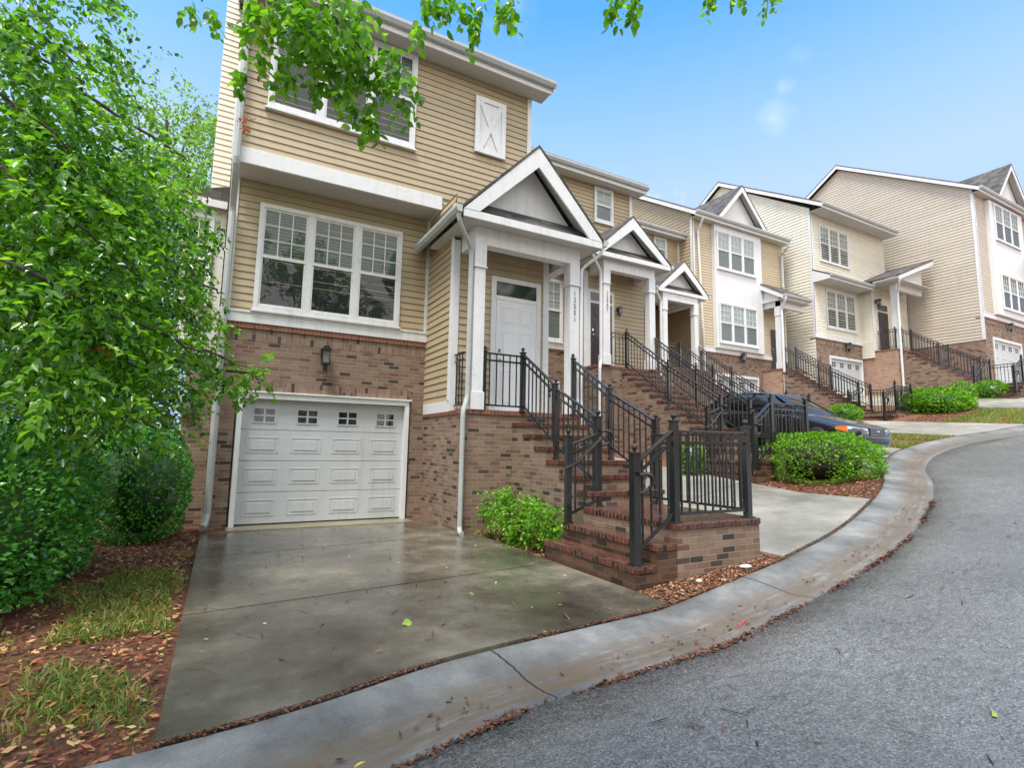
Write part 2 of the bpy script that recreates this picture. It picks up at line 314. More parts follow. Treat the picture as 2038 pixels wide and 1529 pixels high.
# ------------------------------------------------------------------ mesh helpers
class MB:
    def __init__(s): s.v = []; s.f = []; s.uv = []
    def face(s, pts, uv=None):
        n = len(s.v); s.v += [tuple(p) for p in pts]; s.f.append(tuple(range(n, n + len(pts))))
        if uv is None:
            a = np.array(pts, float); nn = np.zeros(3)
            for i in range(len(a)):
                p, q = a[i], a[(i + 1) % len(a)]
                nn += np.cross(p, q)
            k = int(np.argmax(abs(nn)))
            if k == 0: uv = [(p[1], p[2]) for p in pts]
            elif k == 1: uv = [(p[0], p[2]) for p in pts]
            else: uv = [(p[0], p[1]) for p in pts]
        s.uv += uv; return s
    def box(s, x0, x1, y0, y1, z0, z1):
        if x0 > x1: x0, x1 = x1, x0
        if y0 > y1: y0, y1 = y1, y0
        if z0 > z1: z0, z1 = z1, z0
        p = [(x, y, z) for z in (z0, z1) for y in (y0, y1) for x in (x0, x1)]
        for f in ((0, 2, 3, 1), (4, 5, 7, 6), (0, 1, 5, 4), (2, 6, 7, 3), (0, 4, 6, 2), (1, 3, 7, 5)): s.face([p[i] for i in f])
        return s
    def prism(s, poly, axis, a, b):
        """poly: list of 2-D points; axis 'x' -> (y,z), 'y' -> (x,z), 'z' -> (x,y); extruded from a to b"""
        def P(q, d): return {'x': (d, q[0], q[1]), 'y': (q[0], d, q[1]), 'z': (q[0], q[1], d)}[axis]
        s.face([P(q, a) for q in poly]); s.face([P(q, b) for q in reversed(poly)])
        for i in range(len(poly)):
            q, r = poly[i], poly[(i + 1) % len(poly)]
            s.face([P(q, a), P(q, b), P(r, b), P(r, a)])
        return s
    def bar(s, p, q, w, h=None, upv=(0, 0, 1)):
        h = h or w; p = Vector(p); q = Vector(q); d = (q - p).normalized(); u = Vector(upv)
        if abs(d.dot(u)) > .98: u = Vector((0, 1, 0))
        sx = d.cross(u).normalized(); sz = sx.cross(d).normalized()
        c = [sx * (a * w / 2) + sz * (b * h / 2) for a, b in ((-1, -1), (1, -1), (1, 1), (-1, 1))]
        A = [p + k for k in c]; B = [q + k for k in c]
        s.face(A[::-1]); s.face(B)
        for i in range(4): s.face([A[i], A[(i + 1) % 4], B[(i + 1) % 4], B[i]])
        return s
    def tube(s, pts, r, n=8, radii=None):
        pts = [Vector(p) for p in pts]; rings = []; prev = None
        for i, p in enumerate(pts):
            d = (pts[min(i + 1, len(pts) - 1)] - pts[max(i - 1, 0)]).normalized()
            if prev is None:
                a = Vector((0, 0, 1)) if abs(d.z) < .9 else Vector((1, 0, 0)); sx = d.cross(a).normalized()
            else:
                sx = (prev - d * prev.dot(d)).normalized()
            prev = sx; sy = d.cross(sx); rr = radii[i] if radii else r
            rings.append([p + (sx * math.cos(2 * math.pi * k / n) + sy * math.sin(2 * math.pi * k / n)) * rr for k in range(n)])
        for a, b in zip(rings[:-1], rings[1:]):
            for k in range(n): s.face([a[k], a[(k + 1) % n], b[(k + 1) % n], b[k]])
        s.face(rings[0][::-1]); s.face(rings[-1]); return s
    def ball(s, c, r, n=10, m=6, sz=1):
        c = Vector(c); R = []
        for j in range(m + 1):
            t = math.pi * j / m
            R.append([c + Vector((math.sin(t) * math.cos(2 * math.pi * i / n) * r, math.sin(t) * math.sin(2 * math.pi * i / n) * r, math.cos(t) * r * sz)) for i in range(n)])
        for a, b in zip(R[:-1], R[1:]):
            for i in range(n): s.face([a[i], b[i], b[(i + 1) % n], a[(i + 1) % n]])
        return s
    def build(s, name, m, parent=None, bevel=0, smooth=False, weld=False):
        me = bpy.data.meshes.new(name)
        off = Vector((0, 0, 0))
        if parent is not None:
            off = parent.get('_o', None); off = Vector(off) if off is not None else Vector((0, 0, 0))
        v = np.array(s.v, float).reshape(-1, 3) - np.array(off)
        me.from_pydata(v.tolist(), [], s.f)
        ul = me.uv_layers.new(name='UVMap'); ul.data.foreach_set('uv', np.array(s.uv, float).ravel())
        me.materials.append(M[m] if isinstance(m, str) else m)
        if weld or bevel or smooth:
            import bmesh
            b = bmesh.new(); b.from_mesh(me); bmesh.ops.remove_doubles(b, verts=b.verts, dist=1e-5)
            bmesh.ops.recalc_face_normals(b, faces=b.faces); b.to_mesh(me); b.free()
        if smooth:
            for p in me.polygons: p.use_smooth = True
        o = bpy.data.objects.new(name, me); C.objects.link(o)
        if parent is not None: o.parent = parent; o['_o'] = tuple(off)
        if bevel:
            bm = o.modifiers.new('bevel', 'BEVEL'); bm.width = bevel; bm.segments = 2; bm.limit_method = 'ANGLE'
        return o
def thing(name, label, cat, loc=(0, 0, 0), group=None):
    o = bpy.data.objects.new(name, None); C.objects.link(o); o.location = loc; o.empty_display_size = .2
    o['_o'] = tuple(loc); o['label'] = label; o['category'] = cat
    if group: o['group'] = group
    return o
def tag(o, label=None, cat=None, group=None, kind=None):
    if label: o['label'] = label
    if cat: o['category'] = cat
    if group: o['group'] = group
    if kind: o['kind'] = kind
    return o
def npmesh(name, V, F, m, parent=None, uv=None, smooth=False):
    """V (n,3), F (k,c) with constant corner count"""
    me = bpy.data.meshes.new(name); V = np.asarray(V, float)
    if parent is not None: V = V - np.array(parent.get('_o', (0, 0, 0)))
    F = np.asarray(F, np.int32); k, c = F.shape
    me.vertices.add(len(V)); me.vertices.foreach_set('co', V.ravel())
    me.loops.add(k * c); me.loops.foreach_set('vertex_index', F.ravel())
    me.polygons.add(k); me.polygons.foreach_set('loop_start', np.arange(0, k * c, c, dtype=np.int32))
    me.update(calc_edges=True); me.validate()
    if smooth: me.polygons.foreach_set('use_smooth', np.ones(k, bool))
    me.materials.append(M[m] if isinstance(m, str) else m)
    o = bpy.data.objects.new(name, me); C.objects.link(o)
    if parent is not None: o.parent = parent
    return o

def clip_band(poly, z0, z1):
    def cut(P, f):
        o = []
        for i in range(len(P)):
            a, b = P[i], P[(i + 1) % len(P)]; fa, fb = f(a), f(b)
            if fa >= 0: o.append(a)
            if fa * fb < 0:
                t = fa / (fa - fb); o.append((a[0] + (b[0] - a[0]) * t, a[1] + (b[1] - a[1]) * t))
        return o
    P = cut(poly, lambda p: p[1] - z0)
    return cut(P, lambda p: z1 - p[1]) if len(P) > 2 else []
def siding(mb, poly, facing, plane, course=.127, lip=.016):
    """lap siding: poly = [(u,z)...] convex; facing 'S' (-Y), 'W' (-X), 'E' (+X)"""
    zs = [p[1] for p in poly]; z = math.floor(min(zs) / course) * course
    sgn = {'S': -1, 'W': -1, 'E': 1}[facing]
    def P(u, zz, d):
        return (u, plane + sgn * d, zz) if facing == 'S' else (plane + sgn * d, u, zz)
    while z < max(zs) - 1e-6:
        zb, zt = z + .007, z + course
        P2 = clip_band(poly, max(zb, min(zs)), min(zt, max(zs)))
        if len(P2) > 2:
            lo = min(q[1] for q in P2); us = [q[0] for q in P2 if q[1] < lo + 1e-5]
            ua, ub = min(q[0] for q in P2), max(q[0] for q in P2); k0 = ua - random.uniform(0, 3.6); cuts = [ua - .01]
            while k0 + 3.66 < ub:
                k0 += 3.66
                if k0 > ua + .2 and k0 < ub - .2: cuts.append(k0)
            cuts.append(ub + .01)
            for ci, (ca, cb) in enumerate(zip(cuts[:-1], cuts[1:])):
                Q = [(b_, a_) for a_, b_ in clip_band([(zz, u) for u, zz in P2], ca, cb)] if len(cuts) > 2 else P2
                Q = [(u, zz) for zz, u in [(q[1], q[0]) for q in Q]]
                if len(Q) < 3: continue
                jog = .0022 * (ci % 2) + random.uniform(0, .0008)
                pts = [P(u, zz, lip * (1 - (zz - z) / course) + .002 + jog) for u, zz in Q]
                mb.face(pts if sgn < 0 and facing == 'S' else pts[::-1])
            if len(us) >= 2:
                a, b = min(us), max(us); d = lip * (1 - (lo - z) / course) + .002
                mb.face([P(a, lo, d), P(b, lo, d), P(b, lo, -.006), P(a, lo, -.006)])
        z += course
    mb.face([P(u, zz, -.004) for u, zz in poly])
def rectp(a, b, z0, z1): return [(a, z0), (b, z0), (b, z1), (a, z1)]

# ------------------------------------------------------------------ terrain
XS = [-50, 3.5, 5.6, 9.5, 20, 26, 35, 60, 100]; ZS = [0, 0, .2, .7, 2.1, 3.1, 4.5, 7.5, 11]
KX = [4, 7.5, 13, 20, 26, 34]; KV = [0, .09, .105, .05, .08, .11]
def G(x, y):
    return np.interp(x, XS, ZS) + np.interp(x, KX, KV) * np.clip(np.asarray(y, float) - 6, 0, 10)
CP = np.array([(-60, -6), (-30, -1), (-12, 2.0), (-4, 2.85), (-.14, 3.07), (1.5, 3.42), (3.6, 3.64), (5.6, 3.9), (7.3, 4.2), (9.4, 4.85), (11, 5.5), (12.6, 6.3), (14.7, 6.95), (17, 7.15), (19.2, 6.95), (21.2, 6.55), (24.5, 5.4), (28.5, 3.2), (34, -1), (40, -7), (48, -18)], float)
def catmull(P, n=14):
    o = []
    for i in range(len(P) - 1):
        a, b, c, d = P[max(i - 1, 0)], P[i], P[i + 1], P[min(i + 2, len(P) - 1)]
        for k in range(n):
            t = k / n
            o.append(.5 * ((2 * b) + (-a + c) * t + (2 * a - 5 * b + 4 * c - d) * t * t + (-a + 3 * b - 3 * c + d) * t ** 3))
    o.append(P[-1]); return np.array(o)
CURVE = catmull(CP)
TAN = np.gradient(CURVE, axis=0); TAN /= np.linalg.norm(TAN, axis=1)[:, None]
NRM = np.stack([TAN[:, 1], -TAN[:, 0]], 1)           # towards the road
def curb_y(x): return float(np.interp(x, CURVE[:, 0], CURVE[:, 1]))
def strip(name, prof, m, kind='structure', cap=None):
    n = len(CURVE); V = []
    for off, dz in prof:
        q = CURVE + NRM * off
        V.append(np.column_stack([q, G(q[:, 0], q[:, 1]) * 1.0 + dz]))
    k = len(prof); V = np.concatenate(V); F = []
    for j in range(k - 1):
        for i in range(n - 1):
            F.append((j * n + i, (j + 1) * n + i, (j + 1) * n + i + 1, j * n + i + 1))
    F = np.array(F); o = npmesh(name, V, F, m)
    al = np.r_[0, np.cumsum(np.linalg.norm(np.diff(CURVE, axis=0), axis=1))]
    UV = np.concatenate([np.column_stack([al, np.full(n, off)]) for off, dz in prof])
    ul = o.data.uv_layers.new(name='UVMap'); ul.data.foreach_set('uv', UV[F.ravel()].ravel()); tag(o, kind=kind); return o
strip('curb', [(-.0, -.4), (0.004, -.012), (.03, 0.0), (.12, -.005), (.26, -.022), (.38, -.048), (.5, -.064), (.6, -.062), (.72, -.052), (.73, -.1)], 'curb_concrete')
strip('road', [(.715, -.3), (.72, -.058), (1.1, -.05), (2.2, -.04), (4, -.03), (6, -.05), (7.6, -.09), (9.0, -.1)], 'asphalt')
gx = np.r_[-500, -200, -80, -40, -20, np.arange(-10, 34, .3), 40, 55, 80, 140, 300, 600]
gy = np.r_[-500, -200, -60, -30, np.arange(-16, 20, .22), 26, 40, 70, 140, 300, 700]
X_, Y_ = np.meshgrid(gx, gy); flat = np.column_stack([X_.ravel(), Y_.ravel()])
def sdist(q):
    d = np.full(len(q), 1e9); s = np.zeros(len(q))
    for i0 in range(0, len(CURVE), 1):
        v = q - CURVE[i0]; dd = (v ** 2).sum(1); m_ = dd < d
        d[m_] = dd[m_]; s[m_] = (v[m_] * NRM[i0]).sum(1)
    return np.sqrt(d) * np.sign(s)
sd_ = sdist(flat)
rough_ = .012 * np.sin(flat[:, 0] * 5.1 + np.cos(flat[:, 1] * 3)) * np.cos(flat[:, 1] * 4.3)
zz = G(flat[:, 0], flat[:, 1]) - .045 + rough_
road_zone = (sd_ > .02) & (sd_ < 8.8)
zz = np.where(road_zone, zz - .4, zz)
nx, ny = len(gx), len(gy)
I, J = np.meshgrid(np.arange(nx - 1), np.arange(ny - 1)); a_ = (J * nx + I).ravel()
F = np.column_stack([a_, a_ + 1, a_ + nx + 1, a_ + nx])
tag(npmesh('ground', np.column_stack([flat, zz]), F, 'soil', smooth=True), kind='structure')

def slab(name, lines, m, x0, x1, gap=.012, zoff=0, thick=.12, ztop=None):
    """driveway: lines = list of (yl, yr) at left/right edge; each pair of lines bounds one cast panel"""
    mb = MB()
    for (a0, a1), (b0, b1) in zip(lines[:-1], lines[1:]):
        n = 12; m2 = 8
        def pt(u, v):
            x = x0 + (x1 - x0) * u
            ya = a0 + (a1 - a0) * u if not callable(a0) else a0(x)
            yb = b0 + (b1 - b0) * u
            y = ya + gap + (yb - ya - 2 * gap) * v
            return (x, y, float(G(x, y)) + zoff)
        for i in range(n):
            for j in range(m2):
                mb.face([pt(i / n, j / m2), pt((i + 1) / n, j / m2), pt((i + 1) / n, (j + 1) / m2), pt(i / n, (j + 1) / m2)])
        for (f, cnt) in ((lambda t: pt(t, 0), n), (lambda t: pt(t, 1), n), (lambda t: pt(0, t), m2), (lambda t: pt(1, t), m2)):
            for i in range(cnt):
                p, q = f(i / cnt), f((i + 1) / cnt)
                mb.face([p, q, (q[0], q[1], q[2] - thick), (p[0], p[1], p[2] - thick)])
    o = mb.build(name, m); tag(o, kind='structure'); return o
def cy(x): return curb_y(x) + .03
slab('driveway', [(cy, None), (5.16, 5.60), (7.55, 7.95), (9.42, 9.52)], 'wet_concrete', -.17, 3.66)
slab('garage_apron', [(9.52, 9.52), (10.16, 10.16)], 'apron_concrete', .16, 3.20, zoff=.006)
slab('driveway', [(cy, None), (6.6, 7.2), (9.5, 10), (13.5, 13.5)], 'pale_concrete', 5.72, 9.25)
slab('driveway', [(cy, None), (9, 9), (13, 13), (17.1, 17.1)], 'pale_concrete', 11.75, 14.95)
slab('driveway', [(cy, None), (9.5, 9.4), (12.5, 12.4), (16.3, 16.3)], 'pale_concrete', 18.2, 21.3)
slab('driveway', [(cy, None), (9.5, 9.4), (12.5, 12.4), (15.2, 15.2)], 'pale_concrete', 25.3, 28.6)
slab('driveway', [(cy, None), (5, 4), (8, 8), (11.3, 11.3)], 'pale_concrete', 32.8, 36.8)

# ------------------------------------------------------------------ windows, doors, lamps
def window(par, Y, x0, x1, z0, z1, n=3, up='slats_green', lo='slats_dark', cas=.075, grid=(3, 3), label=None):
    f = MB(); d = .05
    f.box(x0, x1, Y - d, Y, z0, z0 + cas).box(x0, x1, Y - d, Y, z1 - cas, z1)
    f.box(x0, x0 + cas, Y - d, Y, z0 + cas, z1 - cas).box(x1 - cas, x1, Y - d, Y, z0 + cas, z1 - cas)
    f.box(x0 - .03, x1 + .03, Y - d - .025, Y, z0 - .035, z0 - .001)
    W = (x1 - x0 - 2 * cas); mw = .11; uw = (W - (n - 1) * mw) / n; zm = z0 + (z1 - z0) * .505
    lights = []
    for i in range(n):
        a = x0 + cas + i * (uw + mw); b = a + uw
        if i < n - 1: f.box(b, b + mw, Y - d + .006, Y, z0 + cas, z1 - cas)
        f.box(a, b, Y - d + .012, Y, zm - .03, zm + .03)
        f.box(a, a + .03, Y - .026, Y, z0 + cas, z1 - cas).box(b - .03, b, Y - .026, Y, z0 + cas, z1 - cas)
        f.box(a + .03, b - .03, Y - .026, Y, z1 - cas - .035, z1 - cas)
        f.box(a + .03, b - .03, Y - .026, Y, z0 + cas, z0 + cas + .045)
        a2, b2 = a + .03, b - .03; zt0, zt1 = zm + .03, z1 - cas - .035
        for g in range(1, grid[0]):
            xx = a2 + (b2 - a2) * g / grid[0]; f.box(xx - .009, xx + .009, Y - .022, Y - .004, zt0, zt1)
        for g in range(1, grid[1]):
            z_ = zt0 + (zt1 - zt0) * g / grid[1]; f.box(a2, b2, Y - .0235, Y - .0055, z_ - .009, z_ + .009)
        lights.append((a2, b2, z0 + cas + .045, zm - .03, zt0, zt1))
    w_ = f.build('window', 'white_trim', par)
    if label: w_['label'] = label
    for a, b, l0, l1, t0, t1 in lights:
        MB().face([(a, Y - .0155, l0), (b, Y - .0155, l0), (b, Y - .0155, l1), (a, Y - .0155, l1)]).face([(a, Y - .0135, t0), (b, Y - .0135, t0), (b, Y - .0135, t1), (a, Y - .0135, t1)]).build('pane', 'glass', w_)
        MB().face([(a, Y - .003, t0), (b, Y - .003, t0), (b, Y - .003, t1), (a, Y - .003, t1)]).build('blind', up, w_)
        MB().face([(a, Y - .003, l0), (b, Y - .003, l0), (b, Y - .003, l1), (a, Y - .003, l1)]).build('blind', lo, w_)
    return w_
def garage_door(par, Y, x0, x1, z0, z1, lights=4):
    h = (z1 - z0) / 4; d = MB()
    for r in range(4):
        za, zb = z0 + r * h + .004, z0 + (r + 1) * h - .004
        d.box(x0, x1, Y, Y + .04, za, zb)
        n = 4; cw = (x1 - x0) / n
        for i in range(n):
            cx_ = x0 + cw * (i + .5)
            if r == 3: continue
            a, b, c, e = cx_ - cw * .36, cx_ + cw * .36, za + h * .24, zb - h * .22
            # raised panel: moulded ring and raised field
            for q in ((a, b, c, c + .022), (a, b, e - .022, e)): d.box(q[0], q[1], Y - .006, Y, q[2], q[3])
            d.box(a, a + .022, Y - .006, Y, c + .022, e - .022).box(b - .022, b, Y - .006, Y, c + .022, e - .022)
            d.box(a + .06, b - .06, Y - .009, Y, c + .055, e - .055)
    gd = d.build('garage_door', 'garage_white', par, bevel=.004)
    cw = (x1 - x0) / 4; za = z0 + 3 * h
    for i in range(lights):
        cx_ = x0 + cw * (i + .5); a, b, c, e = cx_ - cw * .23, cx_ + cw * .23, za + h * .26, za + h * .68
        MB().box(a, b, Y - .004, Y - .001, c, e).build('pane', 'dark_glass', gd)
        f = MB(); f.box(a - .022, b + .022, Y - .012, Y, e, e + .022).box(a - .022, b + .022, Y - .012, Y, c - .022, c).box(a - .022, a, Y - .012, Y, c, e).box(b, b + .022, Y - .012, Y, c, e)
        f.box(cx_ - .014, cx_ + .014, Y - .011, Y - .0045, c, e).box(a, b, Y - .0105, Y - .005, (c + e) / 2 - .012, (c + e) / 2 + .012)
        f.build('window_frame', 'garage_white', gd)
    MB().box(x0, x1, Y - .006, Y + .05, z0 - .006, z0 + .01).build('weather_seal', 'rubber', gd)
    return gd
def lantern(par, x, y, z, s=1.0):
    m = MB(); m.box(x - .05 * s, x + .05 * s, y - .02, y, z - .04 * s, z + .1 * s)
    m.tube([(x, y - .02, z + .04 * s), (x, y - .08 * s, z + .1 * s), (x, y - .12 * s, z + .07 * s)], .012 * s, 6)
    m.prism([(x - .075 * s, z + .06 * s), (x + .075 * s, z + .06 * s), (x + .03 * s, z + .12 * s), (x - .03 * s, z + .12 * s)], 'y', y - .2 * s, y - .05 * s)
    for a in (-.05, .05):
        for b in (-.175, -.075): m.box(x + a * s - .006, x + a * s + .006, y + b * s - .006, y + b * s + .006, z - .12 * s, z + .06 * s)
    m.box(x - .06 * s, x + .06 * s, y - .185 * s, y - .065 * s, z - .15 * s, z - .12 * s)
    m.box(x - .03 * s, x + .03 * s, y - .15 * s, y - .1 * s, z - .24 * s, z - .15 * s)
    l = m.build('wall_lantern', 'iron', par)
    MB().box(x - .042 * s, x + .042 * s, y - .168 * s, y - .082 * s, z - .118 * s, z + .058 * s).build('lamp_glass', 'lamp_glass', l)
    return l
def paneldoor(par, Y, x0, x1, z0, z1, m='white_door', sill=.05):
    d = MB(); d.box(x0, x1, Y - .03, Y, z0, z1)
    W = x1 - x0; H = z1 - z0
    for a, b in ((.13, .45), (.55, .87)):
        for c, e in ((.05, .36), (.42, .72), (.78, .94)):
            A, B, Cc, E_ = x0 + a * W, x0 + b * W, z0 + c * H, z0 + e * H
            d.box(A, B, Y - .036, Y - .03, Cc, Cc + .014).box(A, B, Y - .036, Y - .03, E_ - .014, E_).box(A, A + .014, Y - .036, Y - .03, Cc + .014, E_ - .014).box(B - .014, B, Y - .036, Y - .03, Cc + .014, E_ - .014)
            d.box(A + .045, B - .045, Y - .038, Y - .03, Cc + .045, E_ - .045)
    do = d.build('front_door', m, par, bevel=.003)
    h = MB(); h.ball((x0 + .075, Y - .075, z0 + .95), .03).tube([(x0 + .075, Y - .03, z0 + .95), (x0 + .075, Y - .07, z0 + .95)], .014).box(x0 + .055, x0 + .095, Y - .045, Y - .03, z0 + 1.08, z0 + 1.14)
    h.build('handle', 'chrome', do)
    return do
def post_column(par, x, y, z0, z1, w=.2, name='column'):
    m = MB(); h = w / 2
    m.box(x - h, x + h, y - h, y + h, z0 + .3, z1 - .42)
    m.box(x - h - .02, x + h + .02, y - h - .02, y + h + .02, z0, z0 + .3)
    m.box(x - h - .012, x + h + .012, y - h - .012, y + h + .012, z1 - .418, z1)
    m.box(x - h - .028, x + h + .028, y - h - .028, y + h + .028, z1 - .44, z1 - .418)
    return m.build(name, 'white_trim', par, bevel=.004)
def pipe(par, pts, name='downspout', m='gutter_grey', w=.075, d=.06):
    mb = MB(); P = [Vector(p) for p in pts]
    mb.tube(P, w * .55, 8)
    return mb.build(name, m, par, smooth=False)
def bend(p0, p1, k=.5):  # s-curve between two points (x,y,z), vertical tangents
    p0, p1 = Vector(p0), Vector(p1); o = []
    for i in range(9):
        t = i / 8; s = t * t * (3 - 2 * t)
        o.append((p0.x + (p1.x - p0.x) * s, p0.y + (p1.y - p0.y) * s, p0.z + (p1.z - p0.z) * t))
    return o
def gutter_x(mb, x0, x1, y, z, w=.11, h=.12):   # front gutter running along X; y = back edge, z = top
    poly = [(y, z), (y - w, z), (y - w, z - h * .45), (y - w * .7, z - h), (y, z - h)]
    mb.prism(poly, 'x', x0, x1)
def gutter_y(mb, y0, y1, x, z, w=.11, h=.12, s=-1):
    poly = [(x, z), (x + s * w, z), (x + s * w, z - h * .45), (x + s * w * .7, z - h), (x, z - h)]
    mb.prism(poly, 'y', y0, y1)
def mainroof(par, x0, x1, ye, ze, slope, yr, yb, th=.05, rake=True, zb=None):
    """gable roof, ridge along X. ye/ze: eave edge (top of roof)."""
    zr = ze + (yr - ye) * slope; zb = ze
    r = MB()
    for (a, b) in (((ye, ze), (yr, zr)), ((yr, zr), (2 * yr - ye, ze))):
        L = math.hypot(b[0] - a[0], b[1] - a[1])
        r.face([(x0, a[0], a[1]), (x1, a[0], a[1]), (x1, b[0], b[1]), (x0, b[0], b[1])], [(x0, 0), (x1, 0), (x1, L), (x0, L)])
        r.face([(x0, a[0], a[1] - th), (x0, b[0], b[1] - th), (x1, b[0], b[1] - th), (x1, a[0], a[1] - th)])
        for x in (x0, x1): r.face([(x, a[0], a[1]), (x, b[0], b[1]), (x, b[0], b[1] - th), (x, a[0], a[1] - th)])
        r.face([(x0, a[0], a[1]), (x0, a[0], a[1] - th), (x1, a[0], a[1] - th), (x1, a[0], a[1])])
    ro = r.build('roof', 'shingle', par)
    if rake:
        for x, xx in ((x0 + .01, x0 + .035), (x1 - .035, x1 - .01)):
            k = MB(); k.prism([(ye, ze - th), (yr, zr - th), (2 * yr - ye, ze - th), (2 * yr - ye, ze - th - .2), (yr, zr - th - .22), (ye, ze - th - .2)], 'x', x, xx); k.build('rake_board', 'white_trim', ro)
        for xw in (x0, ):
            q = MB(); q.prism([(ye + .03, ze - th - .002), (yr, zr - th - .002), (yr, zr - th - .06), (ye + .03, ze - th - .06)], 'x', x0 + .036, x0 + .28); q.build('rake_soffit', 'soffit', ro)
    return ro, zr
def portico(par, fx0, fx1, fy, fz, px, pz, cols, cw, zfloor, yback, beam_y, soff_z=None, gut=True):
    """gabled entry roof; fascia front at Y=fy from fx0..fx1, bottom z=fz, peak (px,pz); columns = list of x"""
    ft = fz + .18
    p = MB()
    # ceiling / soffit
    p.box(fx0 + .04, fx1 - .04, fy + .03, yback, fz + .005, fz + .04)
    p.build('porch_ceiling', 'soffit', par)
    b = MB()
    bz0 = fz - .30
    b.box(cols[0] - cw / 2, cols[1] + cw / 2, beam_y - cw / 2, beam_y + cw / 2, bz0, fz + .004)
    b.box(cols[0] - cw / 2, cols[0] + cw / 2, beam_y + cw / 2, yback, bz0 + .003, fz + .004)
    b.box(cols[1] - cw / 2, cols[1] + cw / 2, beam_y + cw / 2, yback, bz0 + .003, fz + .004)
    b.build('beam', 'white_trim', par, bevel=.004)
    # roof planes
    sl = (pz - ft) / (px - fx0); sr = (pz - ft) / (fx1 - px); th = .05
    r = MB(); back = yback + .6
    for (xa, s_) in ((fx0 - .03, 1), (fx1 + .03, -1)):
        za = ft
        for dz in (0, -th):
            q = [(xa, fy - .03, za + dz), (px, fy - .03, pz + dz), (px, back, pz + dz), (xa, back, za + dz)]
            L = math.hypot(px - xa, pz - za)
            r.face(q, [(fy, 0), (fy, L), (back, L), (back, 0)])
        r.face([(xa, fy - .03, za), (px, fy - .03, pz), (px, fy - .03, pz - th), (xa, fy - .03, za - th)])
        r.face([(xa, fy - .03, za), (xa, back, za), (xa, back, za - th), (xa, fy - .03, za - th)])
    ro = r.build('porch_roof', 'shingle', par)
    wv = .30
    for xa, s_ in ((fx0, 1), (fx1, -1)):
        k = MB(); k.prism([(xa, ft - th), (px - s_ * .0005, pz - th - .002), (px - s_ * .0005, pz - th - wv * 1.25), (xa + s_ * wv * .95, ft - th + .002)], 'y', fy - .02, fy + .02); k.build('rake_board', 'white_trim', ro)
    k = MB(); k.box(fx0, fx1, fy - .015, fy + .025, fz, ft - th + .0); k.build('fascia', 'white_trim', ro)
    # underside of rakes
    for xa, s_ in ((fx0, 1), (fx1, -1)):
        q = MB(); q.prism([(xa + s_ * .1, ft - th + .05), (px, pz - th - .03), (px, pz - th - .06), (xa + s_ * .1, ft - th + .02)], 'y', fy + .022, fy + .34); q.build('rake_soffit', 'soffit', ro)
    # pent strip of shingles at the foot of the gable, tympanum behind it
    ty = fy + .33
    s = MB(); s.face([(fx0 + .1, fy + .026, ft - th), (fx1 - .1, fy + .026, ft - th), (fx1 - .15, ty, ft + .27), (fx0 + .15, ty, ft + .27)], [(fx0, 0), (fx1, 0), (fx1, .42), (fx0, .42)]); s.build('pent_shingles', 'shingle', ro)
    t_ = MB(); t_.prism([(fx0 + .3, ft), (fx1 - .3, ft), (px, pz - .22)], 'y', ty + .002, ty + .03); t_.build('gable_panel', 'white_trim', ro)
    if gut:
        g = MB(); gutter_y(g, fy - .03, yback + .4, fx0 - .03, ft - .01); g.build('gutter', 'gutter_grey', ro)
        g = MB(); gutter_y(g, fy - .03, yback + .4, fx1 + .03, ft - .01, s=1); g.build('gutter', 'gutter_grey', ro)
    return ro

# ------------------------------------------------------------------ railings and stairs
_bal = {}
def rail_run(par, p, q, h=.98, n=None, sub=True, subrail=.12, bottom=.09, bal=True, top_w=.045):
    p, q = Vector(p), Vector(q); up_ = Vector((0, 0, 1))
    t = MB(); t.bar(p + up_ * h, q + up_ * h, top_w + .012, .03); t.build('handrail', 'iron', par, bevel=.008)
    t = MB(); t.bar(p + up_ * (h - subrail), q + up_ * (h - subrail), .026, .03); t.build('rail_bar', 'iron', par)
    t = MB(); t.bar(p + up_ * bottom, q + up_ * bottom, .026, .03); t.build('rail_bar', 'iron', par)
    if not bal: return
    L = math.hypot(q.x - p.x, q.y - p.y); n = n or max(2, int(L / .115))
    hh = h - bottom
    key = (round(hh, 2),)
    for i in range(n):
        k = (i + .5) / n; b = p.lerp(q, k)
        if key not in _bal:
            m = MB(); m.box(-.009, .009, -.009, .009, 0, hh); m.ball((0, 0, hh * .80), .017, 6, 4, 1.2); m.ball((0, 0, hh * .12), .017, 6, 4, 1.2)
            o = m.build('baluster', 'iron', None); _bal[key] = o.data; o.parent = par
        else:
            o = bpy.data.objects.new('baluster', _bal[key]); C.objects.link(o); o.parent = par
        o.location = Vector((b.x, b.y, b.z + bottom)) - Vector(par['_o'])
def newel(par, x, y, z, h=1.1, w=.075):
    m = MB(); m.box(x - w / 2, x + w / 2, y - w / 2, y + w / 2, z, z + h)
    m.box(x - w / 2 - .012, x + w / 2 + .012, y - w / 2 - .012, y + w / 2 + .012, z + h, z + h + .02)
    m.box(x - w / 2 - .02, x + w / 2 + .02, y - w / 2 - .02, y + w / 2 + .02, z, z + .015)
    o = m.build('post', 'iron', par, bevel=.003)
    MB().box(x - .012, x + .012, y - .012, y + .012, z + h + .02, z + h + .045).ball((x, y, z + h + .07), .035, 10, 6).build('finial', 'iron', o)
    return o
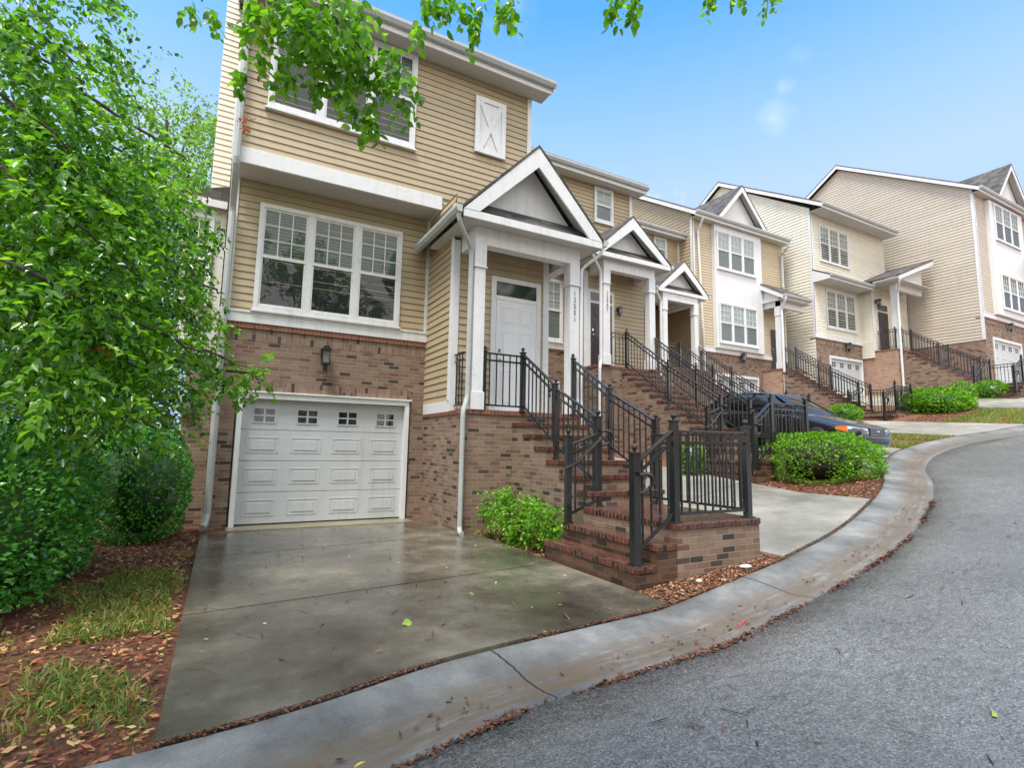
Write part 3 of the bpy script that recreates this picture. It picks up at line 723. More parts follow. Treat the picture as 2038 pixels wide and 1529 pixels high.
def stairs(x0, w_, yp, zp, yl, zl, yf, zg, nleft, label, rlabel, porch=None, blockx=None, sx=.285, grp='brick entry staircases', rgrp='iron stair railings'):
    """flight runs down along -Y from (yp,zp) to landing (yl..yf, zl), then nleft treads step down towards -X to ground zg"""
    t = thing('brick_staircase', label, 'staircase', (x0, yl, zg), grp)
    x1 = x0 + w_; bx0, bx1 = blockx or (x0 - .1, x1 - .1)
    nr = max(3, round((zp - zl) / .185)); rise = (zp - zl) / nr; run = (yp - yl) / (nr - 1 + .3)
    body = MB(); tread = MB()
    for i in range(1, nr):
        z = zp - rise * i; ya = yp - run * (i - 1); yb = yp - run * i
        body.box(x0, x1, yb, ya, zg - .3, z - .07)
        tread.box(x0 - .018, x1 + .018, yb - .02, ya - (.02 if i > 1 else 0) - .0005, z - .0695, z)
    b = body.build('flight', 'brick_wall', t); tr = tread.build('flight_treads', 'brick_step', t, bevel=.006)
    # landing block
    yl2 = yp - run * (nr - 1)
    MB().box(bx0, bx1, yf, yl2 - .001, zg - .3, zl - .07).build('landing', 'brick_wall', t)
    MB().box(bx0 - .012, bx1 + .012, yf - .015, yl2 - .022, zl - .0695, zl).build('landing_cap', 'brick_step', t, bevel=.006)
    r2 = (zl - zg) / (nleft + 1)
    for i in range(1, nleft + 1):
        z = zl - r2 * i; xa = bx0 - sx * (i - 1) - .001; xb = bx0 - sx * i
        st = MB().box(xb, xa, yf + .001 * i, yl2 + .02, zg - .3, z - .07).build('step', 'brick_riser_shaded', t)
        MB().box(xb - .015, xa - .013, yf - .012, yl2 + .035, z - .0695, z).build('tread', 'brick_step', st, bevel=.006)
    # railings
    r = thing('stair_railing', rlabel, 'railing', (x0 + .15, yl, zl), rgrp)
    xl, xr = x0 + .17, x1 - .1
    ztop = zp
    A = [(xl, yp - .05), (xr, yp - .05)]; mid = (yp + yl2) / 2; zmid = (zp + zl) / 2 + .02
    for x in (xl, xr):
        newel(r, x, yp - .03, zp, 1.03); newel(r, x, mid, zmid - rise * .5, 1.15, .06); newel(r, x, yl2 + .02, zl, 1.2)
        rail_run(r, (x, yp - .06, zp + .02), (x, mid + .03, zmid + .06), .98); rail_run(r, (x, mid - .03, zmid + .0), (x, yl2 + .05, zl + .22), .98)
    newel(r, bx0 + .05, yf + .07, zl, 1.08); newel(r, bx1 - .1, yf + .07, zl, 1.05)
    rail_run(r, (bx0 + .09, yf + .07, zl), (bx1 - .14, yf + .07, zl), .98)
    rail_run(r, (bx1 - .1, yf + .11, zl), (bx1 - .1, yl2 - .02, zl), .98)
    # short runs beside the lowest steps
    xe = bx0 - sx * nleft + .06; ze = zg + r2
    newel(r, xe, yf + .07, ze, 1.12, .085); newel(r, xe + sx * .9, yl2 - .02, ze + r2, 1.12, .075)
    rail_run(r, (xe + .04, yf + .07, ze + .06), (bx0 + .02, yf + .07, zl), .98)
    rail_run(r, (xe + sx * .9 + .04, yl2 - .02, ze + r2 + .03), (xl - .03, yl2 - .0, zl), .98)
    # lamb's-tongue returns of the grab rail round the end posts
    for (x, y, z) in ((xl, yl2 + .02, zl + 1.02), (xe, yf + .07, ze + .92)):
        P = []
        for i in range(13):
            a = math.pi * (-.15 + 1.3 * i / 12); P.append((x + .05 + .15 * math.sin(a), y - .05 - .05 * math.cos(a), z - .1 + .1 * math.cos(a)))
        MB().tube(P, .022, 8).build('rail_return', 'iron', r)
    g = MB(); g.tube([(xl + .02, yl2 - .02, zl + .92), (xe + sx * .9 + .1, yl2 - .06, ze + r2 + .78), (xe + sx * .9 - .08, yl2 - .06, ze + r2 + .70)], .02, 8); g.build('grab_rail', 'iron', r)
    if porch:
        px0, px1, py, pyb = porch
        newel(r, px0, py, zp, 1.0, .05)
        rail_run(r, (px0 + .03, py, zp), (xl - .03, py, zp), .98)
        if pyb: rail_run(r, (px0, py + .03, zp), (px0, pyb, zp), .98)
    return t, r

# ================================================================== HOUSE A (nearest)
hA = thing('townhouse', 'nearest townhouse, tan siding over brick, white garage door and white entry door', 'townhouse', (0, 10, 0), 'townhouses stepping up the hill')
b = MB()
b.box(-.17, .17, 10, 10.3, -.2, 3.12).box(3.2, 3.47, 10, 10.3, -.2, 3.12).box(.17, 3.2, 10, 10.3, 2.44, 3.12)
b.box(-.17, -.02, 10.3, 20, -.2, 3.45)
b.box(3.47, 3.62, 8.0, 10.29, -.2, 1.93).box(3.62, 5.6, 8.0, 8.2, -.2, 1.93)
b.build('brick_wall', 'brick_wall', hA)
s = MB(); s.box(-.174, 3.466, 9.996, 10.3, 3.12, 3.335).box(.17, 3.2, 9.994, 10.2, 2.24, 2.44); s.build('soldier_course', 'brick_soldier', hA)
s = MB(); s.box(-.19, 3.466, 9.97, 10.3, 3.337, 3.43); s.build('brick_ledge', 'brick_cap', hA)
s = MB(); s.box(3.45, 5.95, 7.975, 8.62, 1.93, 2.0).box(3.45, 3.62, 8.62, 9.99, 1.93, 1.985); s.build('porch_cap', 'brick_cap', hA)
MB().box(3.56, 5.9, 8.05, 8.6, 1.99, 2.012).build('porch_floor', 'pale_concrete', hA)
for nm_, bs_ in (('frieze_board', ((-.18, 3.47, 9.955, 10.01, 3.432, 3.635), (-.18, 3.47, 9.94, 9.955, 3.6, 3.635))), ('corner_board', ((-.16, -.03, 9.965, 10.0, 3.635, 5.985),)), ('corner_board', ((3.4, 3.47, 9.97, 10.0, 3.635, 5.985),)),
                 ('trim_board', ((3.445, 3.47, 8.6, 9.97, 1.985, 2.18),)), ('corner_board', ((3.43, 3.56, 8.57, 8.6, 1.99, 5.1), (3.43, 3.452, 8.6, 8.7, 2.18, 5.8))), ('corner_board', ((5.33, 5.46, 8.57, 8.6, 2.0, 5.1),)),
                 ('corner_board', ((-.18, -.08, 9.365, 9.4, 6.25, 9.0), (-.195, -.165, 9.38, 9.5, 6.25, 9.0))), ('corner_board', ((5.37, 5.47, 9.365, 9.4, 6.25, 9.0),)), ('overhang_board', ((-.19, 3.47, 9.36, 9.42, 5.975, 6.245), (3.42, 3.5, 9.42, 9.98, 5.975, 6.2)))):
    t = MB()
    for q_ in bs_: t.box(*q_)
    t.build(nm_, 'white_trim', hA, bevel=.003)
g = MB(); g.box(.2, .28, 9.955, 10.12, 0, 2.14).box(3.08, 3.16, 9.955, 10.12, 0, 2.14).box(.2, 3.16, 9.955, 10.12, 2.14, 2.23).box(.16, 3.2, 9.93, 10.0, 2.232, 2.262)
g.build('garage_frame', 'white_trim', hA, bevel=.004)
garage_door(hA, 10.07, .28, 3.08, .02, 2.14)
# siding
s = MB(); siding(s, rectp(-.16, 3.47, 3.635, 5.985), 'S', 10); siding(s, rectp(-.17, 5.46, 6.2, 9.02), 'S', 9.4)
siding(s, rectp(8.6, 10.0, 2.17, 5.99), 'W', 3.47); siding(s, rectp(3.47, 5.44, 2.0, 5.02), 'S', 8.6)
siding(s, [(9.4, 6.2), (20.6, 6.2), (20.6, 9.1), (15, 12.3), (9.4, 9.1)], 'W', -.17); siding(s, rectp(10, 20, 3.45, 6.2), 'W', -.17)
siding(s, rectp(8.6, 13, 0.5, 5.0), 'E', 5.46); siding(s, rectp(9.4, 13, 5.0, 9.0), 'E', 5.46); siding(s, rectp(3.47, 5.46, 5.0, 6.2), 'S', 9.41)
s.build('siding_wall', 'siding_tan', hA)
MB().box(-.15, 3.44, 9.41, 9.998, 5.98, 6.0).build('overhang_soffit', 'soffit', hA)
MB().box(-.1, 5.4, 10.35, 20, 0, 9).build('core_wall', 'soffit', hA)
w1 = window(hA, 9.985, .31, 2.88, 3.67, 5.60); window(hA, 9.385, .28, 2.86, 7.05, 9.0, up='slats_green', lo='slats_dark')
# ornament: crossed boards in a white frame
o = MB(); x0_, x1_, z0_, z1_ = 4.12, 4.82, 7.39, 8.62; Yp = 9.375
o.box(x0_, x1_, Yp - .03, Yp, z0_, z1_)
o.box(x0_, x0_ + .1, Yp - .055, Yp - .03, z0_, z1_).box(x1_ - .1, x1_, Yp - .055, Yp - .03, z0_, z1_).box(x0_ + .1, x1_ - .1, Yp - .055, Yp - .03, z1_ - .1, z1_).box(x0_ + .1, x1_ - .1, Yp - .055, Yp - .03, z0_, z0_ + .1)
o.bar((x0_ + .12, Yp - .042, z1_ - .1), (x1_ - .12, Yp - .042, z0_ + .1), .024, .1, (0, 0, 1)).bar((x0_ + .12, Yp - .038, z0_ + .1), (x1_ - .12, Yp - .038, z1_ - .1), .024, .1)
o.build('cross_ornament', 'white_trim', hA, bevel=.003)
lantern(hA, 1.54, 9.99, 2.98, 1.25)
# entry
fr = MB(); fr.box(4.2, 4.3, 8.56, 8.6, 2.01, 4.56).box(5.17, 5.27, 8.56, 8.6, 2.01, 4.56).box(4.3, 5.17, 8.56, 8.6, 4.47, 4.56).box(4.3, 5.17, 8.56, 8.6, 4.12, 4.2).box(4.3, 5.17, 8.54, 8.6, 2.0, 2.04)
fr.build('door_frame', 'white_trim', hA, bevel=.003)
paneldoor(hA, 8.59, 4.305, 5.165, 2.045, 4.115)
MB().box(4.3, 5.17, 8.575, 8.59, 4.2, 4.47).build('transom', 'dark_glass', hA)
cl_ = post_column(hA, 3.69, 8.08, 2.0, 4.88, .2); cr_ = post_column(hA, 5.66, 8.08, 2.0, 4.88, .2)
portico(hA, 3.23, 6.08, 7.7, 5.16, 4.66, 6.82, (3.69, 5.66), .22, 2.0, 9.42, 8.08)
# worn house number down the right column
def numerals(par, x, y, z, digits, h=.1, m='numeral'):
    for i, ch in enumerate(digits):
        c = bpy.data.curves.new('numeral', 'FONT'); c.body = ch; c.size = h * 1.35; c.align_x = 'CENTER'; c.extrude = .003
        o = bpy.data.objects.new('house_number', c); dg = bpy.context.evaluated_depsgraph_get()
        me = bpy.data.meshes.new_from_object(o); bpy.data.objects.remove(o)
        me.materials.clear(); me.materials.append(M[m])
        o = bpy.data.objects.new('house_number', me); C.objects.link(o); o.parent = par
        o.rotation_euler = (rad(90), 0, 0); o.location = Vector((x, y - .004, z - i * h * 1.25)) - Vector(par['_o'])
numerals(hA, 5.66, 7.98, 4.25, '12551', .1)
# gutters, eaves, downspouts
e = MB(); e.box(-.3, 5.74, 9.02, 9.4, 9.02, 9.05); e.build('eave_soffit', 'soffit', hA)
e = MB(); e.box(-.32, 5.76, 8.99, 9.02, 9.0, 9.2); e.build('fascia', 'white_trim', hA)
e = MB(); gutter_x(e, -.34, 5.8, 8.99, 9.24, .12, .13); e.build('gutter', 'gutter_grey', hA)
mainroof(hA, -.35, 5.8, 8.93, 9.28, .55, 15, 21)
pipe(hA, [(-.08, 8.93, 9.2)] + bend((-.08, 8.93, 9.1), (-.11, 9.3, 8.7)) + [(-.11, 9.3, 6.2)] + bend((-.11, 9.3, 6.0), (-.11, 9.9, 5.3)) + [(-.11, 9.9, .25), (-.13, 9.84, .1), (-.16, 9.7, .05)], w=.1)
pipe(hA, [(3.17, 7.72, 5.28)] + bend((3.17, 7.75, 5.16), (3.52, 8.0, 4.68)) + [(3.52, 8.0, 2.35)] + bend((3.52, 8.0, 2.25), (3.42, 7.93, 1.9)) + [(3.42, 7.93, .12), (3.40, 7.88, .05), (3.38, 7.75, .03)], m='gutter_grey')
pipe(hA, [(6.13, 7.72, 5.28)] + bend((6.13, 7.75, 5.16), (5.83, 8.0, 4.75)) + [(5.83, 8.02, 2.3), (5.83, 7.95, 1.9), (5.83, 7.95, .5)], m='white_trim', w=.06)
# left side bay
sb = MB(); siding(sb, rectp(-.56, -.18, 3.4, 11.2), 'S', 12.2); sb.build('siding_wall', 'siding_cream', hA)
sb = MB(); sb.box(-.92, -.18, 10.62, 12.2, 2.9, 5.62); sb.build('side_bay', 'white_trim', hA, bevel=.004)
sb = MB(); sb.box(-.62, -.18, 10.66, 12.1, -.1, 2.9); sb.build('side_bay_base', 'brick_wall', hA)
sb = MB(); sb.prism([(-1.02, 5.62), (-.17, 5.62), (-.17, 5.98), (-.25, 5.98), (-1.02, 5.72)], 'y', 10.5, 12.3); sb.build('side_bay_roof', 'shingle', hA)
sb = MB(); sb.box(-1.0, -.2, 10.46, 10.5, 5.55, 5.68); sb.build('side_bay_fascia', 'white_trim', hA)
window(hA, 10.6, -.84, -.38, 3.8, 5.4, n=1, grid=(2, 3), cas=.05)
sb = MB(); sb.box(-.7, -.5, 10.52, 10.64, 1.95, 2.3).box(-.66, -.54, 10.48, 10.52, 2.05, 2.2); sb.build('electric_meter', 'meter_grey', hA)
stairs(4.38, 1.34, 8.0, 2.0, 5.72, .62, 4.17, .03, 2, 'nearest brick stairs, climbing from the near driveway to the white door',
       'iron railing of the nearest brick stairs, enclosing the landing by the curb', porch=(3.84, 8.03, None, None)[0:0] or (3.84, 8.03, 8.03, None), blockx=(4.28, 5.6), sx=.285)
rl = [o for o in C.objects if o.name.startswith('stair_railing')][0]
rail_run(rl, (3.52, 8.18, 2.0), (3.52, 8.56, 2.0), .98)

# ================================================================== HOUSES B and C (same family, set back)
def rowhouse(name_label, ox, gx0, Ymain, xl, xm, sillz, topz, bricktop, gtop, gz, bayY, bayx, bayx1, porchz, colY, cols, fas, peak, upY, upx1, upz0, upz1, upwin, door, sid, doorm, number=None, lbl=None):
    h = thing('townhouse', name_label, 'townhouse', (ox, Ymain, gz), 'townhouses stepping up the hill')
    b = MB(); gx1 = gx0 + 2.8
    b.box(xl, gx0 - .1, Ymain, Ymain + .3, gz - .3, bricktop - .06).box(gx1 + .1, xm, Ymain, Ymain + .3, gz - .3, bricktop - .06).box(gx0 - .1, gx1 + .1, Ymain, Ymain + .3, gtop + .12, bricktop - .06)
    b.box(bayx, bayx + .15, colY, Ymain + .2, gz - .3, porchz - .07).box(bayx + .15, bayx1, colY, colY + .2, gz - .3, porchz - .07)
    b.build('brick_wall', 'brick_wall', h)
    MB().box(xl, xm, Ymain - .03, Ymain + .3, bricktop - .06, bricktop).build('brick_ledge', 'brick_cap', h)
    MB().box(bayx - .02, bayx1 + .02, colY - .02, bayY, porchz - .069, porchz).build('porch_cap', 'brick_cap', h)
    g = MB(); g.box(gx0 - .08, gx0, Ymain - .04, Ymain + .1, gz, gtop).box(gx1, gx1 + .08, Ymain - .04, Ymain + .1, gz, gtop).box(gx0 - .08, gx1 + .08, Ymain - .04, Ymain + .1, gtop, gtop + .1)
    g.build('garage_frame', 'white_trim', h); garage_door(h, Ymain + .05, gx0, gx1, gz + .02, gtop)
    t = MB(); t.box(xl, xm, Ymain - .04, Ymain + .01, bricktop, bricktop + .2)
    t.build('trim_board', 'white_trim', h); t = MB(); t.box(bayx - .03, bayx + .1, bayY - .03, bayY, porchz, porchz + 2.9); t.build('corner_board', 'white_trim', h); t = MB(); t.box(upx1 - .1, upx1 + .02, upY - .035, upY, upz0, upz1 - .02)
    t.build('corner_board', 'white_trim', h)
    s = MB(); siding(s, rectp(xl, xm, bricktop + .2, upz0), 'S', Ymain); siding(s, rectp(bayx, bayx1, porchz, upz0), 'S', bayY)
    siding(s, rectp(bayY, Ymain, porchz - .3, upz0), 'W', bayx); siding(s, rectp(xl, upx1, upz0, upz1), 'S', upY)
    siding(s, rectp(upY, upY + 9, 2, upz1), 'E', upx1)
    s.build('siding_wall', sid, h)
    MB().box(xl, upx1 - .02, upY + .01, Ymain, upz0 - .02, upz0).build('overhang_soffit', 'soffit', h)
    MB().box(xl, upx1 - .05, max(Ymain, bayY) + .35, upY + 9, gz, upz1 - .1).build('core_wall', 'soffit', h)
    window(h, Ymain - .015, xm - 2.69, xm - .1, sillz, topz, up='shade_pale', lo='shade_mid')
    window(h, upY - .015, upwin[0], upwin[1], upwin[2], upwin[3], n=1, grid=(2, 3), up='shade_pale', lo='shade_mid')
    if door:
        dx, dw, dh = door
        fr = MB(); fr.box(dx - .09, dx, bayY - .04, bayY, porchz, porchz + dh + .42).box(dx + dw, dx + dw + .09, bayY - .04, bayY, porchz, porchz + dh + .42).box(dx, dx + dw, bayY - .04, bayY, porchz + dh + .33, porchz + dh + .42).box(dx, dx + dw, bayY - .04, bayY, porchz + dh, porchz + dh + .07)
        fr.build('door_frame', 'white_trim', h); paneldoor(h, bayY - .01, dx, dx + dw, porchz + .02, porchz + dh, doorm)
        MB().box(dx, dx + dw, bayY - .03, bayY - .01, porchz + dh + .07, porchz + dh + .33).build('transom', 'dark_glass', h)
        lantern(h, dx + dw + .25, bayY - .01, porchz + dh - .1, .9)
    zc = fas[3]
    for x in cols: post_column(h, x, colY + .02, porchz, zc - .29, .22)
    portico(h, fas[0], fas[1], fas[2], zc, peak[0], peak[1], cols, .22, porchz, upY + .02, colY + .02)
    if number: numerals(h, cols[0], colY - .1, porchz + 2.05, number, .1)
    e = MB(); e.box(xl, upx1 + .3, upY - .4, upY, upz1 - .02, upz1 + .01); e.build('eave_soffit', 'soffit', h)
    e = MB(); e.box(xl, upx1 + .32, upY - .42, upY - .4, upz1 - .04, upz1 + .16); e.build('fascia', 'white_trim', h)
    e = MB(); gutter_x(e, xl, upx1 + .34, upY - .42, upz1 + .2, .12, .13); e.build('gutter', 'gutter_grey', h)
    mainroof(h, xl, upx1 + .34, upY - .5, upz1 + .24, .52, upY + 5.5, 0, rake=False)
    pipe(h, [(fas[0] - .06, fas[2] + .02, zc + .1)] + bend((fas[0] - .06, fas[2] + .05, zc), (cols[0] - .17, colY - .02, zc - .45)) + [(cols[0] - .17, colY - .02, porchz + .2)] + bend((cols[0] - .17, colY - .02, porchz + .15), (cols[0] - .25, colY - .07, porchz - .15)) + [(cols[0] - .25, colY - .07, gz)], m='white_trim')
    return h
rowhouse('second townhouse in the row, dark entry door between two porch columns', 5.5, 6.05, 13.4, 5.47, 9.12, 4.61, 6.57, 4.39, 3.3, 1.16,
         12.4, 9.15, 11.45, 3.75, 11.78, (9.42, 11.15), (8.88, 11.72, 11.5, 6.84), (10.24, 8.26), 13.0, 11.5, 7.4, 9.84, (9.94, 10.7, 8.6, 9.78), (9.34, .8, 1.95), 'siding_tan', 'dark_door', '12547')
rowhouse('third townhouse in the row, tan siding, smallest gabled porch in front of an open recess', 11.6, 12.0, 17.0, 11.52, 15.6, 5.5, 7.38, 5.28, 4.15, 1.95,
         18.1, 15.1, 17.88, 4.7, 15.4, (15.3, 17.05), (14.9, 17.72, 15.26, 7.72), (16.35, 9.2), 17.0, 17.88, 7.9, 10.95, (16.32, 17.08, 9.8, 10.88), None, 'siding_tan', 'dark_door')

stairs(10.03, 1.3, 11.8, 3.75, 8.4, 1.42, 7.0, .80, 2, 'second brick stairs, climbing beside the second driveway to the dark door',
       'iron railing of the second brick stairs, its landing beside the parked car', porch=(9.6, 11.82, 11.82, None), blockx=(9.95, 11.28))
stairs(15.95, 1.3, 15.4, 4.7, 12.0, 2.2, 10.6, 1.55, 3, 'third brick stairs, half hidden behind the parked car and its railings',
       'black iron railing of the third brick stairs, rising behind the parked car', porch=(15.5, 15.42, 15.42, None), blockx=(15.85, 17.2))

# ================================================================== HOUSES D, E, F (tall, gable walls to the left)
def bayhouse(label, ox, Y, gz, X0, X1, ridge, eave, slope, sid_f, sid_s, box, wins, garage, lamp, bricktop, extra=None, slats=('shade_pale', 'shade_mid'), sideb=None, sidetop=None):
    h = thing('townhouse', label, 'townhouse', (ox, Y, gz), 'townhouses stepping up the hill')
    ye, ze = eave; yr, zr = ridge
    g0, g1, gt = garage
    b = MB(); b.box(X0, g0 - .1, Y, Y + .3, gz - .4, bricktop - .08).box(g1 + .1, X1, Y, Y + .3, gz - .4, bricktop - .08).box(g0 - .1, g1 + .1, Y, Y + .3, gt + .1, bricktop - .08)
    if sideb: b.box(X0 - .0, X0 + .15, Y + .3, sideb[0], gz - .6, sideb[1])
    b.build('brick_wall', 'brick_wall', h)
    MB().box(X0 - .02, X1, Y - .03, Y + .3, bricktop - .08, bricktop).build('brick_ledge', 'brick_cap', h)
    MB().box(X0 - .01, X1, Y - .012, Y - .002, bricktop - .3, bricktop - .085).build('soldier_course', 'brick_soldier', h)
    g = MB(); g.box(g0 - .08, g0, Y - .04, Y + .1, gz, gt).box(g1, g1 + .08, Y - .04, Y + .1, gz, gt).box(g0 - .08, g1 + .08, Y - .04, Y + .1, gt, gt + .12)
    g.build('garage_frame', 'white_trim', h); garage_door(h, Y + .05, g0, g1, gz + .02, gt)
    lantern(h, lamp[0], Y - .01, lamp[1], 1.3)
    zs = ze - .25
    s = MB(); siding(s, rectp(X0, X1, bricktop + .19, zs), 'S', Y, lip=.018); s.build('siding_wall', sid_f, h)
    s = MB(); zb = sideb[1] if sideb else gz - .5
    yb = 2 * yr - ye
    siding(s, [(Y, zb), (yb - .4, zb), (yb - .4, zs + .2), (yr, zr - .25), (Y, zs + .25)], 'W', X0, course=.155, lip=.02); s.build('gable_wall', sid_s, h)
    MB().box(X0 + .1, X1 - .05, Y + .35, yb - .5, gz, zs).build('core_wall', 'soffit', h)
    t = MB(); t.box(X0 - .03, X1, Y - .045, Y + .01, bricktop, bricktop + .19); t.box(X0 - .03, X0 + .09, Y - .035, Y, bricktop + .19, zs); t.box(X0 - .035, X0 - .003, Y - .035, Y + .1, (sidetop or bricktop), zs)
    t.build('trim_board', 'white_trim', h); t = MB(); t.box(X1 - .1, X1, Y - .035, Y, bricktop + .19, zs); t.build('corner_board', 'white_trim', h)
    if box:
        bx0, bx1, bz0, bz1 = box; yy = Y - .2
        MB().box(bx0, bx1, yy, Y, bz0, bz1).build('window_box', 'white_trim', h, bevel=.004)
    else: yy = Y
    for (a, c, z0, z1) in wins: window(h, yy - .012, a, c, z0, z1, up=slats[0], lo=slats[1], cas=.07)
    # eaves
    e = MB(); e.box(X0 - .1, X1, ye + .03, Y, zs, zs + .03); e.build('eave_soffit', 'soffit', h)
    e = MB(); e.box(X0 - .2, X1, ye, ye + .03, zs - .02, zs + .17); e.build('fascia', 'white_trim', h)
    e = MB(); gutter_x(e, X0 - .22, X1, ye, zs + .22, .12, .13); e.build('gutter', 'gutter_grey', h)
    mainroof(h, X0 - .25, X1 + .1, ye, ze, slope, yr, 0)
    return h
def dormer(h, xc, half, Y, zb, zp, yend, sid='white_trim'):
    r = MB(); th = .05; sl_ = (zp - zb) / half
    for s_ in (-1, 1):
        xa = xc + s_ * half
        r.face([(xa, Y - .1, zb), (xc, Y - .1, zp), (xc, yend, zp), (xa, Y + .2, zb)], [(0, 0), (0, 1.8), (3, 1.8), (.3, 0)])
        r.face([(xa, Y - .1, zb - th), (xc, Y - .1, zp - th), (xc, yend, zp - th), (xa, Y + .2, zb - th)])
        r.face([(xa, Y - .1, zb), (xc, Y - .1, zp), (xc, Y - .1, zp - th), (xa, Y - .1, zb - th)])
    d = r.build('dormer_gable', 'shingle', h)
    for s_ in (-1, 1):
        k = MB(); k.prism([(xc + s_ * half, zb - th), (xc + s_ * .0005, zp - th - .002), (xc + s_ * .0005, zp - th - .3), (xc + s_ * (half - .27), zb - th)], 'y', Y - .085, Y - .045); k.build('rake_board', 'white_trim', d)
    k = MB(); k.prism([(xc - half + .2, zb - .1), (xc + half - .2, zb - .1), (xc, zp - .2)], 'y', Y + .25, Y + .28); k.build('gable_panel', sid, d)
    k = MB()
    for s_ in (-1, 1): k.prism([(xc + s_ * (half - .1), zb - .02), (xc, zp - .08), (xc, zp - .12), (xc + s_ * (half - .1), zb - .06)], 'y', Y - .04, Y + .25)
    k.build('rake_soffit', 'soffit', d)

hD = bayhouse('fourth townhouse, peach siding, white window box below a triangular dormer gable', 17.9, 16.2, 2.55, 17.9, 24.3, (21.2, 15.3), (15.8, 12.0), .63, 'siding_peach', 'siding_tan',
              (19.1, 22.35, 5.96, 11.74), ((19.25, 21.85, 6.2, 8.06), (19.2, 21.85, 9.62, 11.45)), (19.2, 22.0, 4.72), (20.9, 5.72), 5.76)
dormer(hD, 20.9, 1.7, 15.9, 12.12, 13.98, 18.9)
b = MB(); b.box(22.4, 24.3, 15.2, 16.19, 2.2, 5.13); b.build('porch_base', 'brick_pink', hD)
MB().box(22.38, 24.3, 15.17, 16.19, 5.131, 5.2).build('porch_cap', 'brick_cap', hD)
post_column(hD, 22.52, 15.32, 5.2, 8.15, .24)
r = MB(); r.prism([(14.85, 8.68), (16.19, 9.52), (16.19, 9.46), (14.85, 8.62)], 'x', 22.2, 24.3); r.build('porch_roof', 'shingle', hD)
k = MB(); k.prism([(14.85, 8.615), (16.19, 9.455), (16.19, 9.2), (14.85, 8.4)], 'x', 22.22, 22.26).prism([(15.2, 8.15), (16.19, 8.15), (16.19, 9.22), (15.2, 8.6)], 'x', 22.4, 22.5)
k.box(22.26, 24.3, 14.87, 14.9, 8.44, 8.61).box(22.4, 24.3, 15.2, 15.4, 8.1, 8.4); k.build('porch_fascia', 'white_trim', hD)
MB().box(22.27, 24.3, 14.92, 16.19, 8.405, 8.43).build('porch_ceiling', 'soffit', hD)
g = MB(); gutter_x(g, 22.2, 24.3, 14.86, 8.62); g.build('gutter', 'gutter_grey', hD)
pipe(hD, [(22.3, 14.8, 8.52)] + bend((22.3, 14.8, 8.45), (22.45, 15.12, 7.9)) + [(22.45, 15.12, 3.6)], m='white_trim', w=.1)
pipe(hD, [(24.05, 15.7, 11.7)] + bend((24.05, 15.7, 11.6), (24.05, 16.1, 11.1)) + [(24.05, 16.1, 9.5)], m='gutter_grey', w=.09)
pipe(hD, [(18.1, 15.72, 11.7), (18.15, 16.1, 11.2), (18.35, 16.1, 6.2), (18.35, 16.05, 2.6)], m='white_trim', w=.09)
paneldoor(hD, 16.18, 23.1, 23.95, 5.22, 7.3, 'dark_door')
stairs(22.4, 1.15, 15.2, 5.2, 11.9, 3.0, 10.5, 2.36, 3, 'fourth brick stairs with a tall brick side wall, rising left of the large rounded hedge',
       'iron railing of the fourth brick stairs, in front of the cream gable wall', blockx=(22.3, 23.6))

hE = bayhouse('fifth townhouse, cream siding, dark door behind a white column on a high porch', 24.8, 15.0, 3.85, 24.8, 31.4, (20.2, 17.1), (14.25, 13.42), .62, 'siding_cream', 'siding_cream',
              None, ((25.75, 28.3, 7.5, 9.46), (25.45, 27.95, 10.85, 12.75)), (25.9, 28.6, 6.0), (27.25, 6.72), 6.9, slats=('shade_green', 'shade_brown'))
s = MB(); siding(s, rectp(14.4, 15.0, 6.2, 10.0), 'W', 28.75); siding(s, rectp(28.75, 32.2, 6.55, 10.2), 'S', 14.4); s.build('entry_wall', 'siding_cream', hE)
t = MB(); t.box(28.72, 28.86, 14.37, 14.4, 6.55, 10.0); t.build('trim_board', 'white_trim', hE)
p = MB(); p.prism([(14.15, 9.86), (15.0, 10.3), (15.0, 10.24), (14.15, 9.8)], 'x', 24.75, 28.5); p.build('pent_roof', 'shingle', hE)
p = MB(); p.box(24.77, 28.5, 14.15, 14.19, 9.62, 9.795).prism([(14.19, 9.62), (15.0, 9.62), (15.0, 10.23), (14.19, 9.8)], 'x', 24.76, 24.8); p.build('pent_fascia', 'white_trim', hE)
MB().box(24.8, 28.5, 14.2, 15.0, 9.63, 9.66).build('pent_soffit', 'soffit', hE)
g = MB(); gutter_x(g, 24.75, 28.45, 14.14, 9.84); gutter_y(g, 12.95, 14.1, 28.45, 10.0); g.build('gutter', 'gutter_grey', hE)
MB().box(28.8, 32.2, 13.45, 15.0, 3.5, 6.48).build('porch_base', 'brick_pink', hE)
MB().box(28.78, 32.2, 13.42, 14.4, 6.481, 6.55).build('porch_cap', 'brick_cap', hE)
post_column(hE, 29.2, 13.55, 6.55, 9.9, .27)
r = MB(); r.prism([(28.42, 10.12), (31.9, 11.5), (31.9, 11.44), (28.42, 10.06)], 'y', 12.9, 15.4); r.build('porch_roof', 'shingle', hE)
k = MB(); k.prism([(28.44, 10.055), (31.9, 11.435), (31.9, 11.2), (28.44, 9.85)], 'y', 12.92, 12.96).prism([(29.0, 9.85), (31.7, 9.85), (31.7, 11.3), (29.0, 10.2)], 'y', 13.4, 13.44).box(29.0, 31.7, 13.44, 13.6, 9.6, 9.849); k.build('porch_fascia', 'white_trim', hE)
MB().box(28.5, 31.7, 13.0, 14.4, 9.9, 9.93).build('porch_ceiling', 'soffit', hE)
paneldoor(hE, 14.37, 29.25, 30.1, 6.58, 8.65, 'dark_door')
MB().box(29.25, 30.1, 14.35, 14.37, 8.75, 9.05).build('transom', 'dark_glass', hE); lantern(hE, 29.05, 14.38, 9.1, 1.3)
